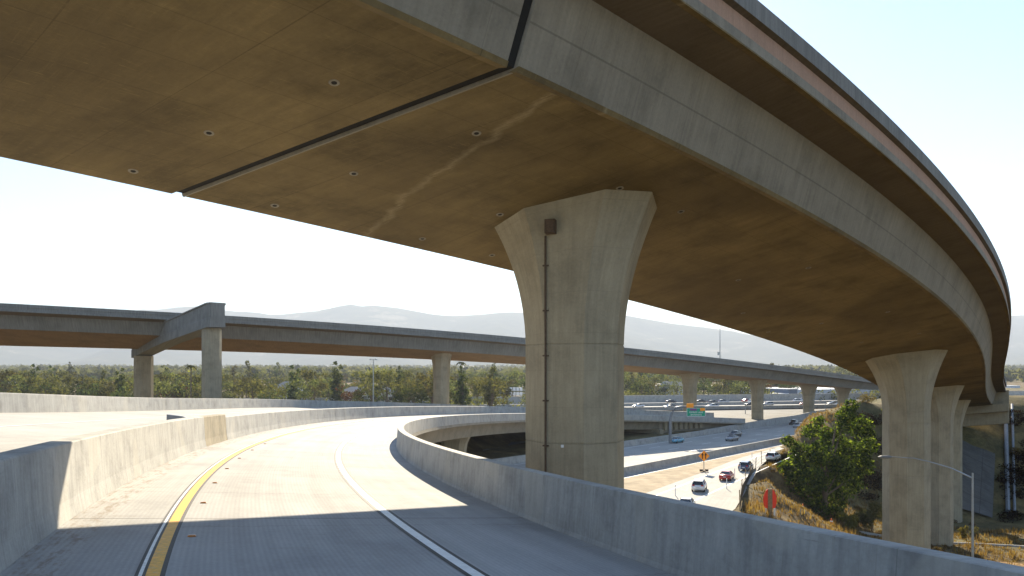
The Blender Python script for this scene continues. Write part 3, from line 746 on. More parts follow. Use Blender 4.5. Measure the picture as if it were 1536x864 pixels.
# ------------------------------------------------------------------ viaduct
vb = empty('viaduct'); tag(vb, 'long concrete viaduct crossing the whole middle distance on flared piers', 'bridge')
aV = pv[10] / 2; wx, wz, ox, oz = pv[11], pv[12], pv[13], pv[14]; bh = pv[15]
vprof = [(-aV, 0), (aV, 0), (aV + wx, wz), (aV + wx + ox, wz + oz), (aV + wx + ox, wz + oz + .28), (-(aV + wx + ox), wz + oz + .28), (-(aV + wx + ox), wz + oz), (-(aV + wx), wz)]
SV = list(np.arange(-255, 415, 3.0))
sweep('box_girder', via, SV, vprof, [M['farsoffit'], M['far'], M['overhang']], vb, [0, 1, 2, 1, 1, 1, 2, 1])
xo = aV + wx + ox
for sg in (1, -1):
    sweep('parapet', via, SV, [(a * sg, h) for a, h in ((xo - .06, wz + oz + .284), (xo - .06, wz + oz + .62), (xo, wz + oz + .66), (xo, wz + oz + bh), (xo - .3, wz + oz + bh), (xo - .4, wz + oz + .284))], M['far'], vb)
def via_s(u):
    ss = np.arange(-100, 120, .5); uu = [768 + FP * via(s, 0, 0)[0] / via(s, 0, 0)[1] for s in ss]; return float(np.interp(u, uu, ss))
def via_column(s_, zb, wpx):
    c = Vector(via(s_, 0, 0)); D = wpx * c.y / FP; t = float(np.interp(s_, via.S, via.T)); exa = Vector((math.cos(t), -math.sin(t), 0)); eya = Vector((math.sin(t), math.cos(t), 0))
    c2 = Vector(via(s_, aV, 0)); sl = (c2.z - c.z) / ((c2 - c).length)
    V = []; n = 8
    lv = [(zb, 0)] + [(c.z - 6, 0), (c.z - 4.2, .04), (c.z - 2.6, .16), (c.z - 1.4, .36), (c.z - .6, .62), (c.z + .1, 1.0)]
    for z, k in lv:
        for x, y in ((-1, -.45), (-.55, -1), (.55, -1), (1, -.45), (1, .45), (.55, 1), (-.55, 1), (-1, .45)):
            p = c + exa * x * (D * .5 * (1 + .9 * k)) + eya * y * D * .42 * (1 + .25 * k); V.append((p.x, p.y, z + (sl * x * D * .9 * k)))
    Fc = [(i * n + j, i * n + (j + 1) % n, (i + 1) * n + (j + 1) % n, (i + 1) * n + j) for i in range(len(lv) - 1) for j in range(n)]
    UV = [(V[k][0] + V[k][1], V[k][2]) for f in Fc for k in f]
    return mesh_obj('column', V, Fc, M['column'], vb, None, UV)
for u, wp in ((-420, 27), (662, 25), (862, 22), (1035, 20), (1136, 17), (1213, 15), (1278, 13), (1302, 12)): via_column(via_s(u), -14, wp)
# straddle bent: outrigger cap beam on two posts
NP = Vector((-42.4, 104, 0)); FPp = Vector((-64.7, 128, 0)); dirv = (FPp - NP).normalized(); nv = Vector((dirv.y, -dirv.x, 0))
Lb = (FPp - NP).length
def cap_pt(p, s, z): q2 = NP + dirv * p * Lb + nv * s; return (q2.x, q2.y, z)
zb_ = lambda p: float(np.interp(p, [-.1, 0, .52, 1, 1.1], [6.15, 6.0, 4.45, 2.35, 2.1]))
b = MB(); V = []; ps = [-.055, -.03, .5, .56, 1.03, 1.05]
for p in ps:
    z0 = zb_(p); top = z0 + (3.45 - (p + .05) * .3 if p < .53 else 1.9); w_ = 1.35 if p > -.05 and p < 1.04 else 1.05
    for s_, z in ((-w_, z0), (w_, z0), (w_, z0 + 1.25), (w_ - .08, z0 + 1.33), (w_ - .08, top - .22), (w_ + .05, top - .2), (w_ + .05, top), (-w_ - .05, top), (-w_ - .05, top - .2), (-w_ + .08, top - .22), (-w_ + .08, z0 + 1.33), (-w_, z0 + 1.25)):
        V.append(cap_pt(p, s_, z))
n = 12
Fc = [(i * n + j, i * n + (j + 1) % n, (i + 1) * n + (j + 1) % n, (i + 1) * n + j) for i in range(len(ps) - 1) for j in range(n)] + [tuple(range(n - 1, -1, -1)), tuple(range((len(ps) - 1) * n, len(ps) * n))]
b.add(V, Fc); b.build('bent_cap', M['far'], vb)
for p, wd in ((.015, 1.28), (.96, 1.5)):
    b = MB(); V = []
    for z in (-14, zb_(p) - 9.2, zb_(p) - 9.18, zb_(p) + .05):
        for x, y in ((-1, -.55), (-.55, -1), (.55, -1), (1, -.55), (1, .55), (.55, 1), (-.55, 1), (-1, .55)):
            q2 = NP + dirv * (p * Lb + x * wd * .92) + nv * y * wd * .92; V.append((q2.x, q2.y, z))
    b.add(V, [(i * 8 + j, i * 8 + (j + 1) % 8, (i + 1) * 8 + (j + 1) % 8, (i + 1) * 8 + j) for i in range(3) for j in range(8)]); b.build('column', M['column'], vb)
# ------------------------------------------------------------------ right side: slope paving, drains, lamp
V = []; SS = np.linspace(75.0, 86.4, 14)
for s_ in SS:
    for o_ in np.linspace(-6.0, 4.6, 9):
        p = flyR(s_, o_, 0); V.append((p[0], p[1], terrain(p[0], p[1]) + .4))
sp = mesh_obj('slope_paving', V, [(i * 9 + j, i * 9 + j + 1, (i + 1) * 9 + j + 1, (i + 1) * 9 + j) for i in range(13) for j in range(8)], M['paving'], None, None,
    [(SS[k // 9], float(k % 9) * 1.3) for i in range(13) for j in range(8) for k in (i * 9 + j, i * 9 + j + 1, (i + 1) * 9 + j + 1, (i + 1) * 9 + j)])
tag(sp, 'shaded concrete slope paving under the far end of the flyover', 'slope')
for k, (u0, txt) in enumerate(((1508, 'left'), (1518, 'right'))):
    b = MB(); pts = []
    for f in np.linspace(0, 1, 18):
        Y = 134 - 20 * f; x = (u0 - 768 + 4 * f) / FP * Y; pts.append((x, Y, terrain(x, Y) + .45))
    b.tube(pts, .32 if k == 0 else .2, 8); o = b.build('drain_pipe', M['steel'])
    tag(o, ('wide' if k == 0 else 'narrow') + ' grey drain pipe running down the dark embankment, the %s of the pair' % txt, 'pipe', 'drain pipes on the embankment')
sl = empty('street_lamp', (0, 0, 0)); lx, ly = (1459 - 768) / FP * 50, 50.0; gz = terrain(lx, ly)
sl.location = (lx, ly, gz); zt_ = -159 / FP * 50 - gz
b = MB(); b.tube([(0, 0, -.3), (0, 0, zt_ + .25)], [.10, .06], 10); b.build('pole', M['galv'], sl)
hx, hy = (1334 - 768) / FP * 52 - lx, 2.0; hz = -129 / FP * 52 - gz
b = MB(); b.tube([(0, 0, zt_ - .1), (hx * .25, hy * .25, zt_ + (hz - zt_) * .45), (hx * .5, hy * .5, zt_ + (hz - zt_) * .78), (hx * .7, hy * .7, zt_ + (hz - zt_) * .97), (hx, hy, hz)], [.055, .05, .045, .04, .035], 8); b.build('arm', M['galv'], sl)
b = MB(); b.tube([(0, 0, 1.0), (hx * .0 - .02, .02, 1.0001)], .001, 4)
lamp = MB(); d_ = Vector((hx, hy, 0)).normalized(); h_ = Vector((hx, hy, hz))
lamp.tube([h_ - d_ * .15 + Vector((0, 0, -.02)), h_ + d_ * .1 + Vector((0, 0, -.02)), h_ + d_ * .5 + Vector((0, 0, -.05)), h_ + d_ * .72 + Vector((0, 0, -.06))], [.06, .13, .12, .04], 8); lamp.build('lamp_head', M['steel'], sl)
tag(sl, 'tall galvanised street lamp with a long curved arm in front of the flyover columns', 'street lamp')

# low kerb-like road strip at the bottom right
b = MB(); V = []
for f in np.linspace(0, 1, 12):
    u = 1395 + 200 * f; Y = 78.0; x = (u - 768) / FP * Y
    V += [(x, Y - 12, terrain(x, Y - 12) + .06), (x, Y + 2, terrain(x, Y + 2) + .06)]
b.add(V, [(2 * i, 2 * i + 2, 2 * i + 3, 2 * i + 1) for i in range(11)]); tag(b.build('dirt_track', M['soil']), 'bare sandy track below the flyover columns', None, None, 'structure')
b = MB(); V = []
pts = [((u - 768) / FP * 90.0, 90.0) for u in (1290, 1380, 1450, 1536, 1640)]
for x, y in pts: V += [(x, y, terrain(x, y) + .02), (x, y, terrain(x, y) + .28), (x, y + .2, terrain(x, y) + .28), (x, y + .2, terrain(x, y) + .02)]
b.add(V, [(i * 4 + j, i * 4 + j + 1, i * 4 + 5 + j, i * 4 + 4 + j) for i in range(4) for j in range(3)]); tag(b.build('kerb', M['barrier']), 'grey concrete kerb crossing the ground behind the street lamp', 'kerb')

# ------------------------------------------------------------------ plants
def leaf_cloud(n, centres, size, flat=.7, aspect=.55, up=.0):
    """n leaf quads spread through blobs (x,y,z,r)"""
    C = np.array(centres, float); w_ = C[:, 3]**2.2; w_ /= w_.sum()
    idx = rng.choice(len(C), n, p=w_)
    d = rng.normal(size=(n, 3)); d /= np.linalg.norm(d, axis=1)[:, None]
    rad = rng.uniform(.25, 1, n) ** .45 * (1 + .13 * rng.normal(size=n))
    p = C[idx, :3] + d * (rad * C[idx, 3])[:, None] * np.array([1, 1, flat])
    a = rng.normal(size=(n, 3)); a /= np.linalg.norm(a, axis=1)[:, None]
    b_ = np.cross(a, rng.normal(size=(n, 3))); b_ /= np.linalg.norm(b_, axis=1)[:, None]
    s = size * rng.uniform(.6, 1.35, n)[:, None]
    V = np.stack([p - a * s, p - b_ * s * aspect, p + a * s, p + b_ * s * aspect], 1).reshape(-1, 3)
    return V, [(4 * i, 4 * i + 1, 4 * i + 2, 4 * i + 3) for i in range(n)]
def cloud_obj(name, n, centres, size, mat, parent, flat=.7, aspect=.55):
    V, Fc = leaf_cloud(n, centres, size, flat, aspect)
    me = bpy.data.meshes.new(name); me.vertices.add(len(V)); me.vertices.foreach_set('co', V.astype(np.float32).ravel())
    me.loops.add(4 * n); me.loops.foreach_set('vertex_index', np.arange(4 * n, dtype=np.int32)); me.polygons.add(n)
    me.polygons.foreach_set('loop_start', np.arange(0, 4 * n, 4, dtype=np.int32)); me.polygons.foreach_set('loop_total', np.full(n, 4, dtype=np.int32))
    me.materials.append(mat); me.update(calc_edges=True); o = bpy.data.objects.new(name, me); COL.objects.link(o); o.parent = parent; return o

# the big tree on the hillside
T0 = P(1236, 772, 97); T0 = (T0[0], T0[1], terrain(T0[0], T0[1]))
tr = empty('broadleaf_tree', T0); tag(tr, 'big dark green tree on the hillside left of the second flyover column', 'tree')
blobs = []
for u, v, r, dY in [(1277,608,11,3),(1270,622,15,2),(1290,640,19,3),(1264,640,13,1),(1228,632,10,2),(1216,646,13,0),(1238,650,12,3),(1250,665,22,2),(1280,682,26,3),(1205,682,20,0),(1192,705,20,-1),(1232,705,30,1),(1265,722,28,2),(1186,730,19,-1),(1213,745,26,0),(1248,752,22,1),(1302,668,15,4),(1296,700,16,3),(1190,668,11,0),(1178,700,11,-1),(1200,764,16,-1),(1230,680,20,-2),(1220,720,22,-3),(1260,700,18,-2),(1303,650,10,3),(1180,660,9,0),(1176,752,14,-2),(1192,772,15,-2),(1226,766,18,-2),(1255,772,13,-1),(1168,735,9,-2)]:
    p = P(u, v, 99 + dY); blobs.append((p[0] - T0[0], p[1] - T0[1], p[2] - T0[2], r / FP * 99))
cloud_obj('foliage', 19000, blobs, .24, M['leaf_tree'], tr, .9, .5)
b = MB()
b.tube([(0, 0, -.4), (.1, .1, 1.5), (.3, .3, 4), (.9, .8, 7), (1.8, 1.2, 10), (3.0, 2.6, 13.2)], [.42, .36, .30, .22, .14, .05], 10)
for bl in blobs[1:24:2]:
    z0 = max(1.5, bl[2] * .45); b.tube([(z0 * .12, z0 * .1, z0), (bl[0] * .6, bl[1] * .6, (z0 + bl[2]) / 2), (bl[0], bl[1], bl[2])], [.15, .09, .03], 6)
b.build('trunk', M['bark'], tr)
def shrub(u, v, Y, r, hgt, n, mat, label, size=.11, name='shrub'):
    x = (u - 768) / FP * Y; z = terrain(x, Y); e = empty(name, (x, Y, z)); tag(e, label, 'shrub')
    bl = [(rng.uniform(-.6, .6) * r, rng.uniform(-.5, .5) * r, hgt * rng.uniform(.2, .85), r * rng.uniform(.35, .55)) for _ in range(9)]
    cloud_obj('foliage', n, bl, size, mat, e, .9)
    b = MB(); b.tube([(0, 0, -.2), (.05, 0, hgt * .5)], [.07, .03], 6)
    for q2 in bl[:4]: b.tube([(0, 0, .1), (q2[0] * .7, q2[1] * .7, q2[2])], [.04, .015], 5)
    b.build('stem', M['bark'], e); return e
shrub(1308, 775, 95, 2.0, 4.6, 3600, M['leaf_mid'], 'round green shrub pressed against the left side of the second flyover column', .14)
shrub(1272, 768, 94, 1.3, 2.4, 1500, M['leaf_yellow'], 'small bright shrub between the big tree and the round green shrub')
shrub(1444, 790, 96, .8, 1.9, 500, M['leaf_yellow'], 'leafy weed at the foot of the far flyover column')
shrub(1460, 788, 97, .7, 1.6, 400, M['leaf_mid'], 'weed growing behind the street lamp pole')
shrub(1182, 768, 88, 1.0, 1.6, 500, M['leaf_yellow'], 'yellow green bush beside the red panels')
shrub(1335, 640, 132, 1.6, 2.6, 900, M['leaf_yellow'], 'sunlit bush on the crest of the embankment left of the second column')
shrub(1300, 604, 134, 1.6, 1.4, 700, M['leaf_rust'], 'rust brown bush on the hill crest behind the big tree')
shrub(1527, 600, 124, 1.5, 1.2, 700, M['leaf_rust'], 'orange brown bush at the top of the right embankment')
# dry grass over the hillside
gv = []; 
n_ = 0; pts = []
while n_ < 7500:
    x = rng.uniform(20, 90); y = rng.uniform(66, 140)
    la, lo = lat(x, y), lon(x, y)
    if la < edge_lat(lo) + 1.2: continue
    u = 768 + FP * x / y
    if u < 1085 or u > 1560 or (y > 104 and x > 62): continue
    z = terrain(x, y)
    pts.append((x, y, z)); n_ += 1
V = []; Fc = []
for x, y, z in pts:
    hgt = rng.uniform(.15, .55) * (1.5 if nz(x, y, .35) > .2 else .7)
    for k in range(4):
        a = rng.uniform(0, 6.28); r_ = rng.uniform(0, .25); dx, dy = math.cos(a), math.sin(a); i = len(V); w_ = .05
        bx, by = x + dx * r_, y + dy * r_
        V += [(bx - dy * w_, by + dx * w_, z - .03), (bx + dy * w_, by - dx * w_, z - .03), (bx + dx * .25 * hgt, by + dy * .25 * hgt, z + hgt)]
        Fc.append((i, i + 1, i + 2))
o = mesh_obj('dry_grass', V, Fc, M['dry']); tag(o, 'dry golden grass covering the hillside and the ground under the flyover', None, None, 'stuff')
# scrub in clumps on the slope
bl = []
for _ in range(75):
    u = rng.uniform(1105, 1500); v = rng.uniform(650, 770); Y = rng.uniform(82, 112); x = (u - 768) / FP * Y
    if lat(x, Y) < edge_lat(lon(x, Y)) + 2 or (x - T0[0])**2 + (Y - T0[1])**2 < 9: continue
    bl.append((x, Y, terrain(x, Y) + .1, rng.uniform(.3, .85)))
M['scrub'] = leafmat('brown_scrub', (.09, .06, .03), (.17, .12, .055), (.13, .13, .05), .3)
o = cloud_obj('low_scrub', 9000, bl, .11, M['scrub'], None, .5); tag(o, 'low brown scrub growing in the dry grass of the hillside', None, None, 'stuff')

# added brush whose dark colour stands for the shade on the embankment
bl = []
for _ in range(260):
    u = rng.uniform(1285, 1600); v = rng.uniform(612, 770); Y = float(np.interp(v, [600, 620, 770, 780], [138, 131, 114, 112])) + rng.uniform(-4, 4); x = (u - 768) / FP * Y
    ds_ = float(np.min(np.hypot(fly.X * KF - x, fly.Y * KF - Y)))
    if ds_ < 7.5 and u < 1500: continue
    bl.append((x, Y, terrain(x, Y) + .25, rng.uniform(.8, 2.0)))
M['brush_shade'] = leafmat('shade_brown_brush', (.035, .022, .014), (.06, .04, .022), (.05, .055, .022), .2)
o = cloud_obj('shade_brush', 24000, bl, .17, M['brush_shade'], None, .45); tag(o, 'added brush, dark reddish to paint in the shade of the embankment behind the flyover columns', None, None, 'stuff')

# trees of the valley --------------------------------------------------------
def proto_tree(kind, k, h, mat, n=620):
    e = empty('valley_tree' if kind != 'palm' else 'palm_tree', (0, 0, 0)); bl = []
    if kind == 'round':
        for _ in range(11): bl.append((rng.uniform(-.34, .34) * h, rng.uniform(-.34, .34) * h, h * rng.uniform(.38, .84), h * rng.uniform(.12, .22)))
    elif kind == 'wide':
        for _ in range(13): bl.append((rng.uniform(-.55, .55) * h, rng.uniform(-.4, .4) * h, h * rng.uniform(.35, .78), h * rng.uniform(.12, .22)))
    elif kind == 'tall':
        for i in range(11):
            z = h * (.18 + .07 * i); bl.append((rng.uniform(-.07, .07) * h, rng.uniform(-.07, .07) * h, z, h * .12 * (1.1 - .07 * i) * rng.uniform(.8, 1.25)))
    elif kind == 'palm':
        b = MB()
        for q in range(16):
            a = q * 2.4; dr = rng.uniform(.2, .9)
            c0 = Vector((0, 0, h)); pts = [c0 + Vector((math.cos(a), math.sin(a), 0)) * t * 2.0 + Vector((0, 0, .9 * t - dr * 2.6 * t * t)) for t in (0, .35, .7, 1)]
            sd = Vector((-math.sin(a), math.cos(a), 0)) * .35; V = []
            for i, p in enumerate(pts): wv = (1, 1.2, .9, .1)[i]; V += [p - sd * wv, p + sd * wv]
            b.add(V, [(2 * i, 2 * i + 1, 2 * i + 3, 2 * i + 2) for i in range(3)])
        b.build('crown', mat, e); t = MB(); t.tube([(0, 0, -.5), (.1, 0, h * .5), (0, 0, h)], [.28, .2, .18], 6); t.build('trunk', M['bark'], e); return e
    cloud_obj('crown', n, bl, h * .033, mat, e, .85, .65)
    t = MB(); t.tube([(0, 0, -.5), (.02 * h, 0, h * .3), (0, 0, h * .6)], [h * .03, h * .022, h * .01], 6)
    for q2 in bl[:3]: t.tube([(0, 0, h * .22), (q2[0] * .8, q2[1] * .8, q2[2])], [h * .014, h * .005], 5)
    t.build('trunk', M['bark'], e); return e
PT = [('round', 9, 'leaf_dark', 'dark green round valley tree'), ('round', 10, 'leaf_mid', 'olive green round valley tree'), ('wide', 9, 'leaf_mid', 'broad spreading olive valley tree'),
      ('wide', 8, 'leaf_dark', 'broad spreading dark valley tree'), ('tall', 14, 'leaf_dark', 'slender dark cypress-like tree'), ('tall', 12, 'leaf_mid', 'slender olive conifer'),
      ('round', 7, 'leaf_rust', 'rust coloured autumn tree'), ('round', 6, 'leaf_yellow', 'small yellow green tree'), ('palm', 13, 'leaf_mid', 'tall thin palm'), ('wide', 11, 'leaf_yellow', 'broad yellow green tree')]
protos = []
for kind, h, mt, lb in PT: protos.append([proto_tree(kind, 0, h, M[mt]), lb, False])
def zone(x, y):
    u = 768 + FP * x / y
    return ('left of the outrigger' if u < 300 else 'between outrigger and pier' if u < 650 else 'just left of the column' if u < 800 else 'right of the column' if u < 1140 else 'near the warehouse')
def place(pi, x, y, sc_=1.0, lab=None):
    pr_ = protos[pi]
    if not pr_[2]: o = pr_[0]; pr_[2] = True
    else: o = copy_tree(pr_[0])
    o.location = (x, y, terrain(x, y)); o.rotation_euler = (0, 0, rng.uniform(0, 6.28)); o.scale = (sc_ * rng.uniform(.9, 1.15), sc_ * rng.uniform(.9, 1.15), sc_)
    near = 'in the near rows' if y < 380 else 'in the far rows'
    tag(o, lab or '%s %s, %s' % (pr_[1], near, zone(x, y)), 'tree', '%s %s, %s' % (pr_[1] + 's', near, zone(x, y)) if not lab else 'trees of the valley')
    return o
cnt = 0
wts = np.array([.2, .22, .18, .18, .06, .06, .05, .03, .012, .03]); wts /= wts.sum()
for (y0, y1, n, u0, u1) in ((205, 270, 74, -60, 800), (270, 380, 86, -60, 1000), (380, 620, 76, -40, 1320), (300, 420, 44, 900, 1200)):
    for i in range(n):
        u = u0 + (u1 - u0) * (i + rng.uniform(-.45, .45)) / n; y = rng.uniform(y0, y1); x = (u - 768) / FP * y
        if y < 300 and u > 760: continue
        place(int(rng.choice(10, p=wts)), x, y, rng.uniform(.8, 1.25) * (1.1 if y < 380 else 1.35))
for u, v, Y, pi, lab in ((740, 555, 330, 4, 'tallest dark cypress-like tree left of the billboard'), (752, 560, 335, 4, 'dark tree just left of the billboard, shorter than its neighbour'), (766, 558, 340, 4, 'dark tree rising directly behind the billboard')):
    o = place(pi, (u - 768) / FP * Y, Y, 1.0, lab); hh = -(v - HV) / FP * Y - o.location.z; o.scale = (hh / 14 * 1.3, hh / 14 * 1.3, hh / 14)
# scrubby understorey filling the gaps between the valley trees
bl = []
for _ in range(1500):
    u = rng.uniform(-100, 1330); y = rng.uniform(215, 430) if u < 800 else rng.uniform(296, 430); x = (u - 768) / FP * y
    h = rng.uniform(1.4, 4.2); bl.append((x, y, terrain(x, y) + h * .5, h * .75))
bl_c = np.array(bl)
for nm, mt, sl_, lab in (('understorey', 'leaf_mid', slice(0, 1000), 'olive undergrowth between the valley trees'), ('dark_understorey', 'leaf_dark', slice(1000, 1500), 'darker undergrowth between the valley trees')):
    o = cloud_obj(nm, 26000 if nm[0] == 'u' else 13000, bl_c[sl_], .42, M[mt], None, .8, .7); tag(o, lab, None, None, 'stuff')
# far woods as one mass
n = 5200; ybs = 640 * (5.0) ** rng.uniform(0, 1, n); us = rng.uniform(-150, 1700, n); bl = []
for y, u in zip(ybs, us):
    x = (u - 768) / FP * y; h = rng.uniform(5, 9.5); bl.append((x, y, terrain(x, y) + h * .55, h * .72))
C = np.array(bl); n_l = 10
for nm, mt, sel, lab in (('far_woods', 'leaf_mid', slice(0, 3900), 'hazy belt of woodland across the far valley'), ('far_dark_woods', 'leaf_dark', slice(3900, 5200), 'darker hazy groves dotted through the far valley')):
    c2 = C[sel]; idx = np.repeat(np.arange(len(c2)), n_l); m_n = len(idx)
    d = rng.normal(size=(m_n, 3)); d /= np.linalg.norm(d, axis=1)[:, None]; p = c2[idx, :3] + d * c2[idx, 3:4] * np.array([1, 1, .9]) * rng.uniform(.4, 1, m_n)[:, None]
    a = rng.normal(size=(m_n, 3)); a /= np.linalg.norm(a, axis=1)[:, None]; b_ = np.cross(a, rng.normal(size=(m_n, 3))); b_ /= np.linalg.norm(b_, axis=1)[:, None]
    s = c2[idx, 3:4] * .62
    V = np.stack([p - a * s, p - b_ * s, p + a * s, p + b_ * s], 1).reshape(-1, 3)
    me = bpy.data.meshes.new(nm); me.vertices.add(len(V)); me.vertices.foreach_set('co', V.astype(np.float32).ravel()); me.loops.add(4 * m_n); me.loops.foreach_set('vertex_index', np.arange(4 * m_n, dtype=np.int32)); me.polygons.add(m_n)
    me.polygons.foreach_set('loop_start', np.arange(0, 4 * m_n, 4, dtype=np.int32)); me.polygons.foreach_set('loop_total', np.full(m_n, 4, dtype=np.int32)); me.materials.append(M[mt]); me.update(calc_edges=True)
    o = bpy.data.objects.new(nm, me); COL.objects.link(o); tag(o, lab, None, None, 'stuff')

# ------------------------------------------------------------------ buildings
def house(u, vt, Y, w_, d_, h, roofh, wall, roof, label, rz=.2, wins=3):
    x = (u - 768) / FP * Y; z = terrain(x, Y); e = empty('house', (x, Y, z), rz); e['label'] = label; e['category'] = 'house'
    MB().box((0, 0, h / 2), (w_, d_, h)).build('wall', wall, e)
    b = MB(); a, c = w_ / 2 + .5, d_ / 2 + .5
    b.add([(-a, -c, h), (a, -c, h), (a, c, h), (-a, c, h), (-a + c * .8, 0, h + roofh), (a - c * .8, 0, h + roofh)], [(0, 1, 5, 4), (1, 2, 5), (2, 3, 4, 5), (3, 0, 4), (0, 3, 2, 1)]); b.build('roof', roof, e)
    for k in range(wins): MB().box(((k - (wins - 1) / 2) * w_ / (wins + .3), -d_ / 2 - .03, h * .55), (1.4, .08, 1.2)).build('window', M['glass'], e)
    return e
house(572, 0, 255, 9, 7, 4.8, 2.0, M['stucco'], M['roof'], 'grey roofed house just above the barrier right of the light mast', .3)
house(538, 0, 262, 11, 7, 4.8, 1.8, M['stucco'], M['roof'], 'brownish roofed house left of the light mast', -.1)
house(440, 0, 300, 14, 9, 5.5, 2.4, M['stucco'], M['roof'], 'pale house among the trees left of the centre', .1)
house(655, 0, 290, 10, 8, 5.5, 2.4, M['stucco'], M['roof'], 'small pale house peeking out beside the viaduct pier', .4)
house(1010, 0, 360, 16, 9, 5, 2.2, M['stucco'], M['roof'], 'pale house behind the freeway right of the big column', .1)
house(30, 0, 420, 14, 9, 6, 2.4, M['stucco'], M['roof'], 'distant pale house at the far left of the valley', .1)
def shed(u0, u1, v0, v1, Y0, Y1, dep, mat, label, ndoor, parapet=True):
    a = Vector(((u0 - 768) / FP * Y0, Y0, 0)); c = Vector(((u1 - 768) / FP * Y1, Y1, 0)); Lw = (c - a).length; dr = (c - a).normalized(); ang = math.atan2(dr.y, dr.x)
    zt = -(v0 - HV) / FP * (Y0 + Y1) / 2; zb = -(v1 - HV) / FP * (Y0 + Y1) / 2 - 1.0; h = zt - zb
    e = empty('warehouse', (a.x, a.y, zb), ang); tag(e, label, 'warehouse')
    MB().box((Lw / 2, dep / 2, h / 2), (Lw, dep, h)).build('wall', mat, e)
    MB().box((Lw / 2, dep / 2, h + .15), (Lw + .6, dep + .6, .3)).build('roof', M['signwhite'], e)
    for k in range(ndoor): MB().box(((k + .5) * Lw / ndoor, -.04, h * .33), (Lw / ndoor * .5, .1, h * .4)).build('loading_door', M['ware_dark'], e)
    return e
shed(1206, 1345, 584, 600, 330, 360, 40, M['warehouse'], 'long white warehouse with grey doors behind the viaduct piers', 9)
shed(1183, 1196, 584, 598, 322, 324, 20, M['ware_dark'], 'dark grey blue building block at the left end of the white warehouse', 0)
shed(1160, 1182, 591, 598, 320, 322, 12, M['stucco'], 'small tan building left of the dark building block', 2)
shed(1222, 1252, 578, 590, 420, 420, 14, M['ware_dark'], 'grey building rising behind the white warehouse roof', 0)
shed(1516, 1530, 579, 590, 500, 500, 14, M['warehouse'], 'tiny white building in the valley at the far right', 1)

# ------------------------------------------------------------------ upper freeway
uf0, uf1 = (-120, 196), (260, 285)
def ufF(s, off, h):
    d = Vector((uf1[0] - uf0[0], uf1[1] - uf0[1])); l = d.length; d /= l
    bend = .00035 * (s - 150) ** 2
    return (uf0[0] + d.x * s - d.y * (off + bend) * -1 * -1, uf0[1] + d.y * s + d.x * (off + bend), -11.9 + h)
uf = sweep('upper_freeway', ufF, list(np.arange(20, 420, 8.0)), [(-14, 0), (40, 0)], M['asphalt'], None, None, False, False); tag(uf, 'busy distant freeway beyond the viaduct', None, None, 'structure')
for nm, off, hh, lab in (('freeway_barrier', -13.5, 1.0, 'near concrete barrier of the busy distant freeway'), ('freeway_barrier', 12, 1.0, 'middle concrete barrier of the busy distant freeway'), ('freeway_barrier', 40, 2.6, 'tall concrete sound wall behind the busy distant freeway')):
    o = sweep(nm, lambda s, o, h: ufF(s, off + o, h), list(np.arange(20, 420, 10.0)), [(-.2, 0), (-.2, hh), (.2, hh), (.2, 0)], M['barrier']); tag(o, lab, 'barrier')

V = []
for x in np.arange(-10, 113, 3.0):
    yw = (x * CA + 67.2) / SA; yr = float(np.interp(x, [-14.3, -10.9, -5.7, 1.4, 10.2, 20.4, 31.7, 43.7, 52], [77.9, 93, 107.5, 121.3, 134, 145.5, 156, 165.6, 172])) + 1.0
    lo_ = max(yw, yr) if x < 50 else yw; d_ = Vector((uf1[0] - uf0[0], uf1[1] - uf0[1])).normalized()
    s0_ = (x - uf0[0]) / d_.x; hi_ = max(lo_ + .5, uf0[1] + d_.y * s0_ - 13.2 + .00035 * (s0_ - 150) ** 2)
    zz = float(np.interp(x, [-10, 20, 50], [-12.1, -12.1, -12.1])); V += [(x, lo_, zz), (x, hi_, zz)]
n_v = len(V) // 2
pv2 = mesh_obj('paved_apron', V, [(2 * i, 2 * i + 2, 2 * i + 3, 2 * i + 1) for i in range(n_v - 1)], M['apron'], None, None, [c_ for i in range(n_v - 1) for k_ in (2 * i, 2 * i + 2, 2 * i + 3, 2 * i + 1) for c_ in [(V[k_][0], V[k_][1])]])
tag(pv2, 'grey pavement between the retaining wall and the distant freeway', None, None, 'structure')
